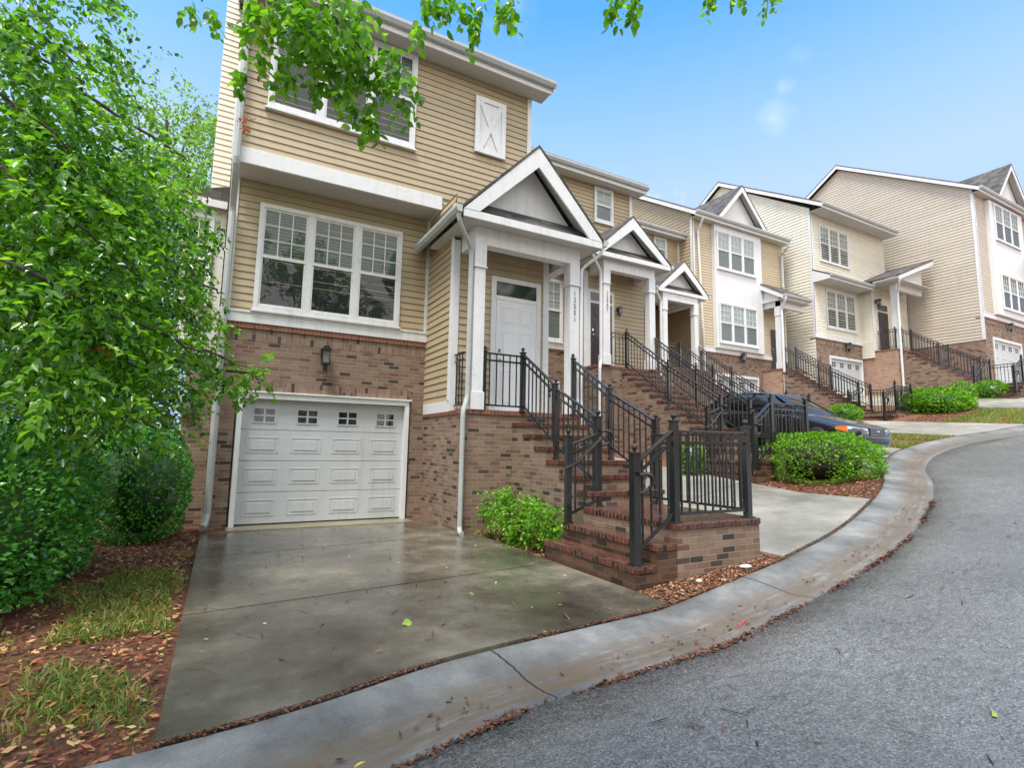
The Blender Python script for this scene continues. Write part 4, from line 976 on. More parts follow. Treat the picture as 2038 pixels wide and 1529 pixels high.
pipe(hE, [(28.5, 12.95, 9.95)] + bend((28.5, 12.97, 9.85), (29.05, 13.36, 9.3)) + [(29.05, 13.36, 3.9)], m='white_trim', w=.1)
stairs(29.15, 1.2, 13.45, 6.55, 10.3, 4.45, 8.9, 3.75, 3, 'fifth brick stairs against the beige gable wall, highest flight in view',
       'iron railing of the fifth brick stairs, at the right edge', porch=(28.88, 13.5, 13.5, 14.3), blockx=(29.05, 30.4))

hF = bayhouse('last townhouse at the right edge, large beige gable wall and white window boxes', 32.3, 11.2, 4.95, 32.3, 40, (17.6, 19.0), (10.85, 14.72), .64, 'siding_beige', 'siding_beige',
              (33.5, 37.5, 8.4, 14.4), ((34.1, 36.9, 8.75, 10.6), (33.95, 36.9, 12.35, 14.3)), (33.2, 36.4, 7.1), (34.9, 7.95), 8.15, slats=('shade_green', 'shade_brown'), sideb=(24, 7.0), sidetop=7.0)
dormer(hF, 36.4, 2.0, 10.95, 14.85, 17.1, 14.2)
b = MB(); b.box(37.6, 40, 10.2, 11.19, 4.5, 8); b.build('porch_base', 'brick_pink', hF)
b = MB(); b.prism([(9.9, 11.2), (11.19, 12.1), (11.19, 11.9), (9.9, 11.0)], 'x', 37.3, 40); b.build('porch_roof', 'shingle', hF)

# ================================================================== VEGETATION
def unit(v): return v / np.maximum(np.linalg.norm(v, axis=-1, keepdims=True), 1e-9)
def leafmesh(name, P, D, L, m, parent=None, wid=.32, fold=.12, lobes=False, kind=None):
    """P base points, D directions, L lengths -> small folded leaves"""
    n = len(P); D = unit(D); R = unit(np.cross(D, unit(RNG.normal(size=(n, 3)) * .6 + np.array([0, 0, 1.0])))); Nn = np.cross(R, D)
    L = np.broadcast_to(np.asarray(L, float), (n,))[:, None]
    if not lobes:
        c = [P, P + D * L * .45 + R * L * wid + Nn * L * fold, P + D * L - Nn * L * .1, P + D * L * .45 - R * L * wid + Nn * L * fold]
        V = np.stack(c, 1).reshape(-1, 3); b = np.arange(n)[:, None] * 4
        F = np.concatenate([b + [0, 1, 2], b + [0, 2, 3]])
    else:
        prof = [(0, 0, 0), (.2, .24, .05), (.42, .31, .06), (.62, .30, .03), (.8, .17, 0), (1.0, 0, -.14), (.8, -.17, 0), (.62, -.30, .03), (.42, -.31, .06), (.2, -.24, .05), (.5, 0, -.04)]
        V = np.stack([P + D * L * a + R * L * b + Nn * L * c for a, b, c in prof], 1).reshape(-1, 3); b = np.arange(n)[:, None] * 11
        F = np.concatenate([b + [10, i, (i + 1) % 10] for i in range(10)])
    return npmesh(name, V, F, m, parent)
def twigs(centres, rad_, n, leaves, tl, outward=.6, droop=.5, squash=.85, bias=None):
    """n twigs inside a blob; returns leaf bases and directions, twig start/end"""
    d = unit(RNG.normal(size=(n, 3))); r = rad_ * RNG.random(n) ** .45
    S0 = np.array(centres) + d * r[:, None] * np.array([1, 1, squash])
    T = unit(d * outward + RNG.normal(size=(n, 3)) * .5 + np.array([0, 0, -droop]))
    t = (np.arange(leaves) + .5) / leaves
    P = S0[:, None] + T[:, None] * (t * tl)[None, :, None] + np.array([0, 0, -1.0]) * (t ** 2 * tl * .3)[None, :, None]
    side = unit(np.cross(T, np.array([0, 0, 1.0]) + RNG.normal(size=(n, 3)) * .3))[:, None] * np.where(np.arange(leaves) % 2, 1, -1)[None, :, None]
    Dd = T[:, None] * .6 + side * .8 + RNG.normal(size=(n, leaves, 3)) * .35 + np.array([0, 0, -.35])
    return P.reshape(-1, 3), Dd.reshape(-1, 3), S0, S0 + T * tl
def crown(name, blobs, m, parent, dens, leaves=12, tl=.35, L=.085, wid=.32, lobes=False, **k):
    PP, DD, SS, EE = [], [], [], []
    for x, y, z, r in blobs:
        p, d, s, e = twigs((x, y, z), r, max(4, int(dens * r * r)), leaves, tl if r > tl else max(r, tl * .65), **k)
        PP.append(p); DD.append(d); SS.append(s); EE.append(e)
    P = np.concatenate(PP); D = np.concatenate(DD)
    o = leafmesh(name, P, D, L * RNG.uniform(.7, 1.25, len(P)), m, parent, wid, lobes=lobes)
    return o, np.concatenate(SS), np.concatenate(EE)
def sticks(name, A, B, r, m, parent):
    n = len(A); D = unit(B - A); R = unit(np.cross(D, np.array([.3, .2, 1.0]))); Q = np.cross(D, R)
    V = np.stack([A + R * r, A - R * r * .5 + Q * r * .87, A - R * r * .5 - Q * r * .87, B], 1).reshape(-1, 3); b = np.arange(n)[:, None] * 4
    return npmesh(name, V, np.concatenate([b + [0, 1, 3], b + [1, 2, 3], b + [2, 0, 3]]), m, parent)
def limb(mb, pts, r0_, r1_):
    pts = [Vector(p) for p in pts]; P = []
    for i in range(len(pts) - 1):
        for k in range(4): P.append(pts[i].lerp(pts[i + 1], k / 4) + Vector(RNG.normal(size=3) * .02))
    P.append(pts[-1]); n = len(P)
    mb.tube(P, r0_, 7, [r0_ + (r1_ - r0_) * i / (n - 1) for i in range(n)])

TREE = [(-2.02, 6.5, 5.47, .9), (-1.94, 6.5, 4.65, 1.0), (-1.95, 7.0, 5.46, .6), (-1.8, 6.5, 3.86, 1.0), (-1.42, 7.0, 4.37, .8), (-1.44, 6.5, 3.33, 1.0), (-1.05, 7.5, 4.0, .65), (-1.57, 6.0, 2.77, .9), (-1.12, 7.0, 3.0, .85), (-.75, 7.8, 3.5, .5), (-.58, 8.0, 3.0, .4), (-1.27, 6.0, 2.17, .9), (-.82, 7.0, 2.37, .65), (-1.37, 5.6, 1.75, .6), (-.95, 6.3, 1.7, .55), (-.55, 7.0, 1.95, .42), (-.22, 8.2, 2.62, .26), (0.0, 7.5, 2.15, .24), (.3, 7.2, 2.22, .17), (-.6, 9.0, 4.6, .3), (-1.9, 7.5, 4.2, .9), (-2.2, 7.4, 3.2, 1.0), (-1.6, 7.8, 2.4, .8), (-.95, 8.4, 4.6, .45), (-.8, 8.6, 4.0, .42), (-.62, 8.8, 3.5, .3), (-.75, 8.4, 2.6, .4), (-.5, 8.5, 4.2, .28), (-1.2, 8.6, 5.2, .35), (-.35, 8.6, 4.6, .2), (-.25, 8.6, 3.6, .2), (-.12, 8.4, 3.1, .16), (-.9, 8.8, 5.6, .3), (-.55, 9.0, 5.4, .2), (-.6, 7.2, 2.9, .3), (-1.0, 6.6, 3.9, .4)]
tr = thing('tree', 'big leafy tree at the left edge, covering the corner of the nearest townhouse', 'tree', (-3.3, 7.6, 0), 'trees on the left')
mb = MB(); limb(mb, [(-3.3, 7.6, -.1), (-3.25, 7.55, 2.0), (-3.1, 7.4, 4.2), (-2.9, 7.2, 6.2)], .17, .06); mb.build('trunk', 'bark', tr, smooth=True)
for x, y, z, r in TREE[::2]:
    mb = MB(); zb = max(1.6, z - .9); limb(mb, [(-3.2, 7.5, min(zb + .3, 5.5)), (-3.2 + (x + 3.2) * .5, (y + 7.5) / 2, z + .25), (x, y, z), (x + r * .7, y, z - r * .35)], .035, .008); mb.build('limb', 'bark', tr)
cr, A_, B_ = crown('crown', TREE, 'leaf_tree', tr, 150, 12, .34, .078, wid=.3)
sticks('twig', A_, B_, .004, 'bark', cr)
crown('foliage', [(x + .05, y - .15, z + .1, r) for x, y, z, r in TREE[:23]], 'leaf_bright', tr, 42, 10, .34, .085, wid=.3, outward=.9)
for pts in ([(-2.6, 6.2, 4.6), (-1.9, 5.7, 4.3), (-1.45, 5.7, 4.02), (-1.1, 6.0, 3.7)], [(-2.5, 6.3, 4.0), (-1.7, 5.6, 3.55), (-1.15, 5.7, 3.2), (-.7, 6.1, 2.8)], [(-2.4, 6.2, 3.2), (-1.5, 5.5, 2.75), (-.9, 5.7, 2.5), (-.2, 6.6, 2.35), (.25, 7.1, 2.3)]):
    mb = MB(); limb(mb, pts, .022, .006); mb.build('limb', 'bark', tr)
SP = [(-1.68, 8.0, 5.99, .42), (-1.19, 8.0, 6.6, .42), (-1.48, 8.0, 6.7, .3), (-1.02, 8.0, 6.5, .28), (-1.5, 7.6, 5.5, .4)]
c2, A_, B_ = crown('foliage', SP, 'leaf_tree', tr, 60, 5, .3, .065); sticks('twig', A_, B_, .003, 'bark', c2)
c3, _, _ = crown('foliage', [(-.1, 7.9, 2.4, .28), (.15, 7.3, 2.18, .22), (.42, 7.2, 2.2, .12), (-.9, 6.2, 2.4, .5), (-1.3, 6.1, 3.6, .5), (-1.5, 6.2, 4.7, .5), (-.3, 7.9, 3.1, .22)], 'leaf_bright', tr, 160, 9, .3, .08)
c4, _, _ = crown('leaves', [(-.0, 8.6, 6.3, .14), (-.42, 7.6, 1.72, .08), (-1.0, 6.0, 2.2, .06)], 'leaf_red', tr, 600, 6, .12, .05)

st = thing('tree', 'overhanging tree whose leafy branches hang in front of the upper windows', 'tree', (-3.6, -1.6, 0), 'trees on the left')
mb = MB(); limb(mb, [(-3.6, -1.6, -.1), (-3.55, -1.5, 2.5), (-3.3, -1.2, 4.6), (-2.9, -.7, 6.4)], .2, .09); mb.build('trunk', 'bark', st, smooth=True)
for pts in ([(-3.3, -1.2, 4.7), (-1.6, 1.4, 5.4), (-.2, 3.2, 5.2), (.3, 3.75, 4.7), (.75, 3.6, 4.15)], [(-2.9, -.7, 6.3), (-.6, 1.4, 6.2), (.9, 2.8, 5.3), (1.5, 3.15, 4.75)], [(-2.9, -.7, 6.3), (.6, .8, 6.8), (2.4, 2.2, 6.0), (3.5, 2.8, 5.6), (4.3, 2.8, 5.75)], [(-2.9, -.7, 6.3), (-2.2, 2.2, 5.9), (-.8, 4.0, 5.2), (-.35, 4.2, 4.6)]):
    mb = MB(); limb(mb, pts, .05, .006); mb.build('limb', 'bark', st)
OV = [(.16, 3.8, 4.38, .2), (.36, 3.7, 4.25, .18), (.56, 3.65, 4.2, .18), (.72, 3.6, 4.1, .12), (.86, 3.6, 4.03, .1), (.97, 3.55, 3.97, .07), (1.02, 3.55, 3.88, .045), (.80, 3.6, 3.86, .06), (.78, 3.6, 3.76, .045), (.8, 3.6, 3.68, .04), (.04, 3.9, 4.12, .05), (.2, 3.8, 4.1, .06), (.58, 3.7, 4.5, .24), (.88, 3.6, 4.28, .1), (.02, 3.9, 4.45, .12), (.40, 3.7, 4.02, .06), (.42, 3.7, 3.93, .04), (.62, 3.62, 3.95, .06), (.66, 3.62, 3.82, .05), (.3, 3.8, 4.6, .22), (.0, 3.9, 4.26, .05), (-.04, 3.95, 4.0, .04), (.24, 3.8, 3.98, .04), (1.0, 3.55, 4.1, .05), (.55, 3.66, 4.02, .06),
      (1.09, 3.3, 4.56, .10), (1.3, 3.2, 4.53, .12), (1.51, 3.1, 4.6, .09), (1.01, 3.3, 4.34, .045), (1.39, 3.2, 4.4, .05), (1.66, 3.1, 4.62, .05), (2.45, 3.0, 4.90, .07), (2.74, 3.0, 5.05, .07), (2.6, 3.0, 5.1, .12), (3.35, 2.8, 5.24, .07), (3.67, 2.8, 5.40, .07), (4.2, 2.8, 5.62, .06), (-.41, 4.2, 4.52, .04), (-.28, 4.2, 4.55, .03)]
c5, A_, B_ = crown('crown', OV, 'leaf_bright', st, 820, 6, .22, .07, wid=.3, lobes=True, outward=.2, droop=1.1)
UPC = [(-3.4, -1.2, 7.4, 1.9), (-1.8, .2, 8.2, 1.5), (-4.8, .6, 7.2, 1.8), (-2.2, -2.8, 7.6, 1.8), (-.4, -1.2, 8.4, 1.4), (-4.6, -3.2, 6.6, 1.8), (-2.6, 1.6, 8.8, 1.3)]
crown('shade_crown', UPC, 'leaf_tree', st, 70, 10, .6, .16)  # unseen crown added above the frame to shade the nearest house
sticks('twig', A_, B_, .0022, 'bark', c5)

def far_tree(label, blobs, m, base, dens=26, L=.2, leaves=10, tl=.8, group='trees on the left'):
    t = thing('tree', label, 'tree', base, group)
    top = max(b_[2] for b_ in blobs)
    mb = MB(); limb(mb, [(base[0], base[1], base[2] - .2), (base[0] + .1, base[1], top * .5), (base[0], base[1], top * .85)], .2, .05); mb.build('trunk', 'bark', t)
    for x, y, z, r in blobs[::2]:
        mb = MB(); limb(mb, [(base[0] + .05, base[1], z * .6), (x, y, z)], .06, .015); mb.build('limb', 'bark', t)
    crown('crown', blobs, m, t, dens, leaves, tl, L, wid=.34); return t
far_tree('pale green tree top rising farther behind, beside the corner of the nearest townhouse', [(-3.6, 22, 13.6, .9), (-3.02, 22, 12.4, 1.1), (-1.75, 23, 14.4, .9), (-1.5, 22, 12.6, 1.2), (-.9, 22.5, 13.4, .6), (-2.22, 20, 10.0, 1.3), (-2.95, 18, 8.9, 1.2), (-3.29, 18, 7.5, 1.8), (-1.98, 19, 8.0, 1.6), (-.95, 20, 9.6, 1.1), (-1.2, 20.5, 11, .8)], 'leaf_pale', (-2.4, 20.5, 0), 75, .14)
far_tree('dense green tree behind the corner hedge, mostly hidden by the nearer sprays', [(-3.2, 14, 5.2, 1.5), (-2.2, 14.5, 5.6, 1.2), (-1.6, 15, 3.8, 1.3), (-3.4, 13.5, 3.0, 1.7), (-2.4, 14, 1.8, 1.5), (-4.6, 14, 4.5, 1.8), (-1.4, 15, 1.5, 1.3)], 'leaf_tree', (-2.8, 14.5, 0), 70, .14)
far_tree('dark tree far behind at the left edge', [(-7, 20, 6.5, 2.4), (-5, 21, 5, 2.4), (-8.5, 19, 4, 2.6), (-6, 20, 2.5, 2.4), (-3.5, 24, 3.5, 2.2), (-3, 24, 6, 1.6)], 'leaf_dark', (-6.3, 20.5, 0), 55, .2)

def shrub(name, label, cat, c, r, m, L=.045, dens=900, power=2.6, rot=0, hole=None, group=None, flat=.0, wid=.33):
    c = np.array(c, float); r = np.array(r, float)
    t = thing(name, label, cat, (float(c[0]), float(c[1]), float(c[2] - r[2])), group)
    area = 4 * math.pi * ((((r[0] * r[1]) ** 1.6 + (r[0] * r[2]) ** 1.6 + (r[1] * r[2]) ** 1.6) / 3) ** (1 / 1.6))
    n = int(area * dens)
    d = unit(RNG.normal(size=(n, 3))); s = (np.abs(d) ** power).sum(1) ** (-1 / power)
    cr_, sr_ = math.cos(rot), math.sin(rot); Rm = np.array([[cr_, -sr_, 0], [sr_, cr_, 0], [0, 0, 1]])
    lump = 1 + .055 * np.sin(d[:, 0] * 9 + 1) * np.cos(d[:, 1] * 8 + c[0]) + .04 * np.sin(d[:, 2] * 13 + d[:, 0] * 5) + .03 * np.sin(d[:, 0] * 23) * np.sin(d[:, 1] * 21 + 2)
    dep = 1 - .16 * RNG.random(n) ** 1.8
    P = (d * s[:, None] * r * (lump * dep)[:, None]) @ Rm.T
    nrm = unit(np.sign(d) * np.abs(d) ** (power - 1) / r) @ Rm.T
    P = P + c
    keep = P[:, 2] > c[2] - r[2] + .02
    if hole is not None:
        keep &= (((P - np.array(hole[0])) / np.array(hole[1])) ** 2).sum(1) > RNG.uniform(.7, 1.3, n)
    P, nrm = P[keep], nrm[keep]
    D = nrm * .8 + RNG.normal(size=P.shape) * .55 + np.array([0, 0, .35])
    leafmesh('foliage', P, D, L * RNG.uniform(.7, 1.3, len(P)), m, t, wid)
    # solid opaque core in place of branches, coloured dark as the inside's shade
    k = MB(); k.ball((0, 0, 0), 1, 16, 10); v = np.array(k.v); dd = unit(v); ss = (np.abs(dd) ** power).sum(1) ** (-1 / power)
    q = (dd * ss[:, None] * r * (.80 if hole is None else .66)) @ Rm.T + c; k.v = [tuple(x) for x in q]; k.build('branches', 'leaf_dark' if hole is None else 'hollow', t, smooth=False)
    return t
for k_, (x, y) in enumerate([(-9, -13), (-2, -15), (5, -14), (12, -13), (19, -14)]):
    zb_ = float(G(x, y)); far_tree(['broad tree across the street, farthest to the left', 'tall tree across the street, second from the left', 'tree across the street facing the second driveway', 'tree across the street, second from the right', 'tree across the street, farthest up the hill'][k_],
             [(x, y, zb_ + 6.5, 2.8), (x + 2.2, y + .5, zb_ + 5.2, 2.4), (x - 2.3, y - .3, zb_ + 5.6, 2.4), (x + .3, y, zb_ + 10, 2.6), (x - 1.4, y, zb_ + 12, 1.9), (x + 1.9, y + .4, zb_ + 8.6, 2.2), (x + .5, y + 1, zb_ + 3, 2.2)], 'leaf_tree', (x, y, zb_), 26, .3, group='trees across the street')
shrub('hedge', 'tall glossy dark green hedge at the lower left edge', 'hedge', (-2.25, 6.75, .68), (1.15, 1.75, .76), 'leaf_hedge', .05, 1500, 3.4)
shrub('shrub', 'dark green rounded shrub between the left hedge and the corner downspout', 'shrub', (-.98, 9.5, .72), (.62, .75, .82), 'leaf_hedge', .05, 1300, 2.6)
sh_ = thing('shrub', 'loose yellow green bush in the corner left of the nearest brick stairs', 'shrub', (3.95, 6.7, 0))
for k_ in range(16):
    a_ = RNG.uniform(0, 6.28); mb = MB(); bx_, by_ = 3.95 + .08 * math.cos(a_), 6.7 + .3 * math.sin(a_); limb(mb, [(bx_, by_, -.04), (bx_ + .12 * math.cos(a_), by_ + .25 * math.sin(a_), .3), (bx_ + .2 * math.cos(a_), by_ + .42 * math.sin(a_), .6)], .007, .003); mb.build('stem', 'bark', sh_)
crown('foliage', [(3.9, 6.2, .42, .26), (4.0, 6.6, .36, .27), (3.92, 6.95, .42, .27), (3.78, 7.35, .5, .26), (3.76, 7.5, .25, .22), (4.05, 6.1, .2, .22), (3.85, 6.7, .15, .25), (3.8, 7.1, .66, .12), (3.95, 6.4, .62, .1), (3.75, 6.9, .3, .22)], 'leaf_lime', sh_, 1300, 8, .16, .05, droop=-.5)
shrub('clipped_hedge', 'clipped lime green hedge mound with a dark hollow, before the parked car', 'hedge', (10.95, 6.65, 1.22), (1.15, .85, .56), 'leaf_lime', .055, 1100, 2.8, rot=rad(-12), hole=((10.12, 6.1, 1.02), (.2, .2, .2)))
shrub('clipped_hedge', 'large rounded lime green hedge mound right of the fourth brick stairs', 'hedge', (24.6, 10.2, 3.35), (1.35, 1.05, .6), 'leaf_lime', .09, 500, 2.6)
shrub('shrub', 'round lime green bush at the right end of the bed below the beige wall', 'shrub', (28.6, 9.9, 4.05), (.62, .6, .5), 'leaf_lime', .08, 500, 2.2)
shrub('shrub', 'small loose reddish green bush between the two rounder bushes', 'shrub', (27.2, 10.4, 3.95), (.55, .5, .5), 'leaf_pale', .08, 400, 2.0)
shrub('shrub', 'low lime green bush behind the bonnet of the parked car', 'shrub', (20.75, 11.6, 2.85), (.55, .6, .36), 'leaf_lime', .08, 500, 2.0)
shrub('shrub', 'thin yellow green plant seen through the bars of the nearest landing railing', 'shrub', (9.1, 8.4, 1.15), (.3, .3, .45), 'leaf_lime', .06, 420, 2.0)

def scatter(n, x0, x1, y0, y1, mask=None):
    x = RNG.uniform(x0, x1, n); y = RNG.uniform(y0, y1, n)
    cy_ = np.interp(x, CURVE[:, 0], CURVE[:, 1]); k = y > cy_ + .02
    if mask is not None: k &= mask(x, y)
    return x[k], y[k]
def blades(name, x, y, h, m, lean=.5, zoff=-.05, parent=None):
    n = len(x); z = G(x, y) + zoff; A = np.column_stack([x, y, z]); th = RNG.uniform(0, 2 * math.pi, n)
    hh = h * RNG.uniform(.5, 1.2, n); w_ = .004 + .004 * RNG.random(n)
    R = np.column_stack([np.cos(th), np.sin(th), 0 * th]); ph = RNG.uniform(0, 2 * math.pi, n); ln = RNG.uniform(.1, 1, n) * lean
    T = np.column_stack([np.cos(ph) * ln, np.sin(ph) * ln, np.ones(n)]); T = unit(T) * hh[:, None]
    M_ = A + T * .55; E_ = A + T + np.column_stack([np.cos(ph), np.sin(ph), -.4 + 0 * ph]) * (hh * .3)[:, None]
    V = np.stack([A - R * w_[:, None], A + R * w_[:, None], M_ + R * w_[:, None] * .8, M_ - R * w_[:, None] * .8, E_], 1).reshape(-1, 3); b = np.arange(n)[:, None] * 5
    return npmesh(name, V, np.concatenate([b + [0, 1, 2], b + [0, 2, 3], b + [3, 2, 4]]), m, parent)
def fn(x, y, s=1.7, o=0): return np.sin(x * s * 2.1 + o) * np.cos(y * s * 1.7 + o * 2) + .6 * np.sin(x * s * 5 + y * s * 3.3 + o)
xs, ys = scatter(52000, -2.6, -.22, 2.9, 8.2, lambda x, y: (fn(x, y, 1.3, .6) + RNG.normal(size=len(x)) * .35 > .68) | ((abs(x + .62) < .33 - .05 * (y - 5.8)) & (y > 4.9) & (y < 7.2) & (RNG.random(len(x)) < .8)))
tag(blades('grass', xs, ys, .085, 'grass_blades', 1.1), 'thin yellowing grass tufts on the bare bank left of the near driveway', 'grass', kind='stuff')
xs, ys = scatter(30000, 21.5, 33, 1.0, 9.2, lambda x, y: (y < 8.9 - .0 * x) & ((x < 25.1) | (x > 28.7)))
tag(blades('lawn', xs, ys, .12, 'lawn_blades', .7, -.04), 'fresh green lawn by the far bend of the street', 'grass', kind='stuff')
xs, ys = scatter(9000, 15.1, 18.0, 7.0, 9.6, lambda x, y: fn(x, y, .9, 2) > -.5)
tag(blades('grass', xs, ys, .13, 'grass_blades', .9, -.04), 'patchy pale grass on the strip in front of the parked car', 'grass', kind='stuff')
def chips(name, x, y, size, m, z=-.035, lift=.02, thin=.35, label=None, cat='litter'):
    n = len(x); A = np.column_stack([x, y, G(x, y) + z + RNG.random(n) * lift]); th = RNG.uniform(0, 2 * math.pi, n); s_ = size * RNG.uniform(.4, 1.3, n)
    tz = RNG.normal(size=n) * .25
    D = unit(np.column_stack([np.cos(th), np.sin(th), tz])); R = unit(np.column_stack([-np.sin(th), np.cos(th), RNG.normal(size=n) * .25]))
    D = D * s_[:, None]; R = R * (s_ * thin)[:, None]
    V = np.stack([A - D, A - D * .2 + R, A + D, A - D * .1 - R], 1).reshape(-1, 3); b = np.arange(n)[:, None] * 4
    return tag(npmesh(name, V, b + [0, 1, 2, 3], m), label, cat, kind='stuff')
xs, ys = scatter(17000, 3.7, 5.75, 3.5, 4.14)
x2, y2 = scatter(5000, 3.68, 4.3, 5.9, 8.0); x3, y3 = scatter(9000, -1.9, -.2, 7.2, 10); x4, y4 = scatter(9000, 9.3, 11.7, 4.9, 7); x5, y5 = scatter(9000, -2.6, -.2, 2.9, 8, lambda x, y: RNG.random(len(x)) < .6)
x6, y6 = scatter(5000, 5.6, 5.72, 3.9, 8); x7, y7 = scatter(6000, 21.4, 25.2, 8.3, 10)
chips('mulch', np.r_[xs, x2, x3, x4, x5, x6, x7], np.r_[ys, y2, y3, y4, y5, y6, y7], .026, 'mulch_chips', label='reddish brown mulch and leaf bits covering the planting beds', cat='mulch')
def along(n, a, b, off, spread, clump=True):
    i = RNG.uniform(0, 1, n); xx = a + (b - a) * i
    if clump: k = np.sin(xx * 6.3) + np.sin(xx * 2.1 + 1) + RNG.normal(size=n) * .8 > -.2; xx = xx[k]
    j = np.interp(xx, CURVE[:, 0], np.arange(len(CURVE))); nx_ = np.interp(j, np.arange(len(CURVE)), NRM[:, 0]); ny_ = np.interp(j, np.arange(len(CURVE)), NRM[:, 1])
    o_ = off + RNG.normal(size=len(xx)) * spread
    return xx + nx_ * o_, np.interp(xx, CURVE[:, 0], CURVE[:, 1]) + ny_ * o_
a1 = along(4200, -.3, 5.8, -.012, .012); a2 = along(1400, 5.7, 12, -.012, .012, False); a3 = along(4600, -1, 9.5, .735, .018); a4 = along(420, -1, 9, .52, .08)
chips('needle_debris', np.r_[a1[0], a2[0]], np.r_[a1[1], a2[1]], .017, 'needle_debris', z=-.004, lift=.014, thin=.3, label='rusty pine needle debris packed in the joint behind the curb')
chips('needle_debris', np.r_[a3[0], a4[0]], np.r_[a3[1], a4[1]], .024, 'needle_debris', z=-.055, lift=.014, thin=.35, label='rusty debris lying along the gutter and the edge of the asphalt')
xs, ys = scatter(260, -.1, 3.6, 3.6, 9.6)
chips('driveway_needles', xs, ys, .075, 'needle_debris', z=.006, lift=.004, thin=.07, label='single pine needles scattered on the wet near driveway')
xs = RNG.uniform(.8, 9, 240); ys = np.interp(xs, CURVE[:, 0], CURVE[:, 1]) - RNG.uniform(1.1, 4.2, 240)
chips('road_twigs', xs, ys, .08, 'road_twigs', z=-.036, lift=.004, thin=.06, label='dark twigs scattered over the asphalt')
def fallen(x, y, s, m, label, z):
    P = np.array([[x, y, float(G(x, y)) + z]]); D = np.array([[RNG.normal(), RNG.normal(), .05]])
    return tag(leafmesh('fallen_leaf', P, D, s, m, None, lobes=True), label, 'leaf')
plain('leaf_yellow', sc(226, 190, 40), .4); plain('leaf_green_flat', sc(150, 176, 60), .4); plain('ribbon_red', sc(196, 60, 66), .4); plain('stone_pale', sc(206, 208, 200), .5)
fallen(.63, 2.58, .1, 'leaf_yellow', 'bright yellow fallen leaf in the gutter near the bottom edge', -.07)
fallen(1.42, 4.19, .1, 'leaf_green_flat', 'pale green fallen leaf in the middle of the near driveway', .012)
fallen(3.84, 1.44, .08, 'leaf_green_flat', 'green fallen leaf on the asphalt at the lower right', -.03)
fallen(.42, 2.6, .12, 'leaf_green_flat', 'green fallen leaf among the debris left of the yellow leaf', -.07)
def stone(x, y, rx, ry, rz, label):
    m_ = MB(); m_.ball((0, 0, 0), 1, 12, 7); m_.v = [(x + a * rx * (1 + .12 * math.sin(5 * b)), y + b * ry, float(G(x, y)) + c * rz) for a, b, c in m_.v]
    return tag(m_.build('stone', 'stone_pale', None, smooth=True), label, 'stone', 'pale stones in the mulch')
stone(5.1, 3.98, .085, .05, .02, 'flat pale stone in the mulch at the tip of the bed below the landing')
stone(4.35, 3.95, .035, .03, .02, 'small pale stone in the mulch left of the flat pale stone')
x_ = 3.35; tag(MB().bar((3.78, 3.05, float(G(3.78, 3)) - .06), (3.98, 3.12, float(G(3.98, 3)) - .055), .014, .004).build('ribbon', 'ribbon_red', None), 'small red strip lying in the gutter below the landing', 'ribbon')
xs, ys = scatter(3800, -2.6, -.2, 2.9, 8.2, lambda x, y: RNG.random(len(x)) < np.where(x > -.6, .9, .45))
chips('dry_leaves', xs, ys, .027, 'dry_leaf', z=-.03, lift=.03, thin=.5, label='dry tan and yellow leaves lying on the bare bank left of the near driveway')
xs, ys = scatter(60, -.1, 3.6, 3.3, 9.4)
chips('driveway_leaves', xs, ys, .022, 'fallen_leaves', z=.005, lift=.004, thin=.5, label='small leaf bits lying on the wet near driveway')

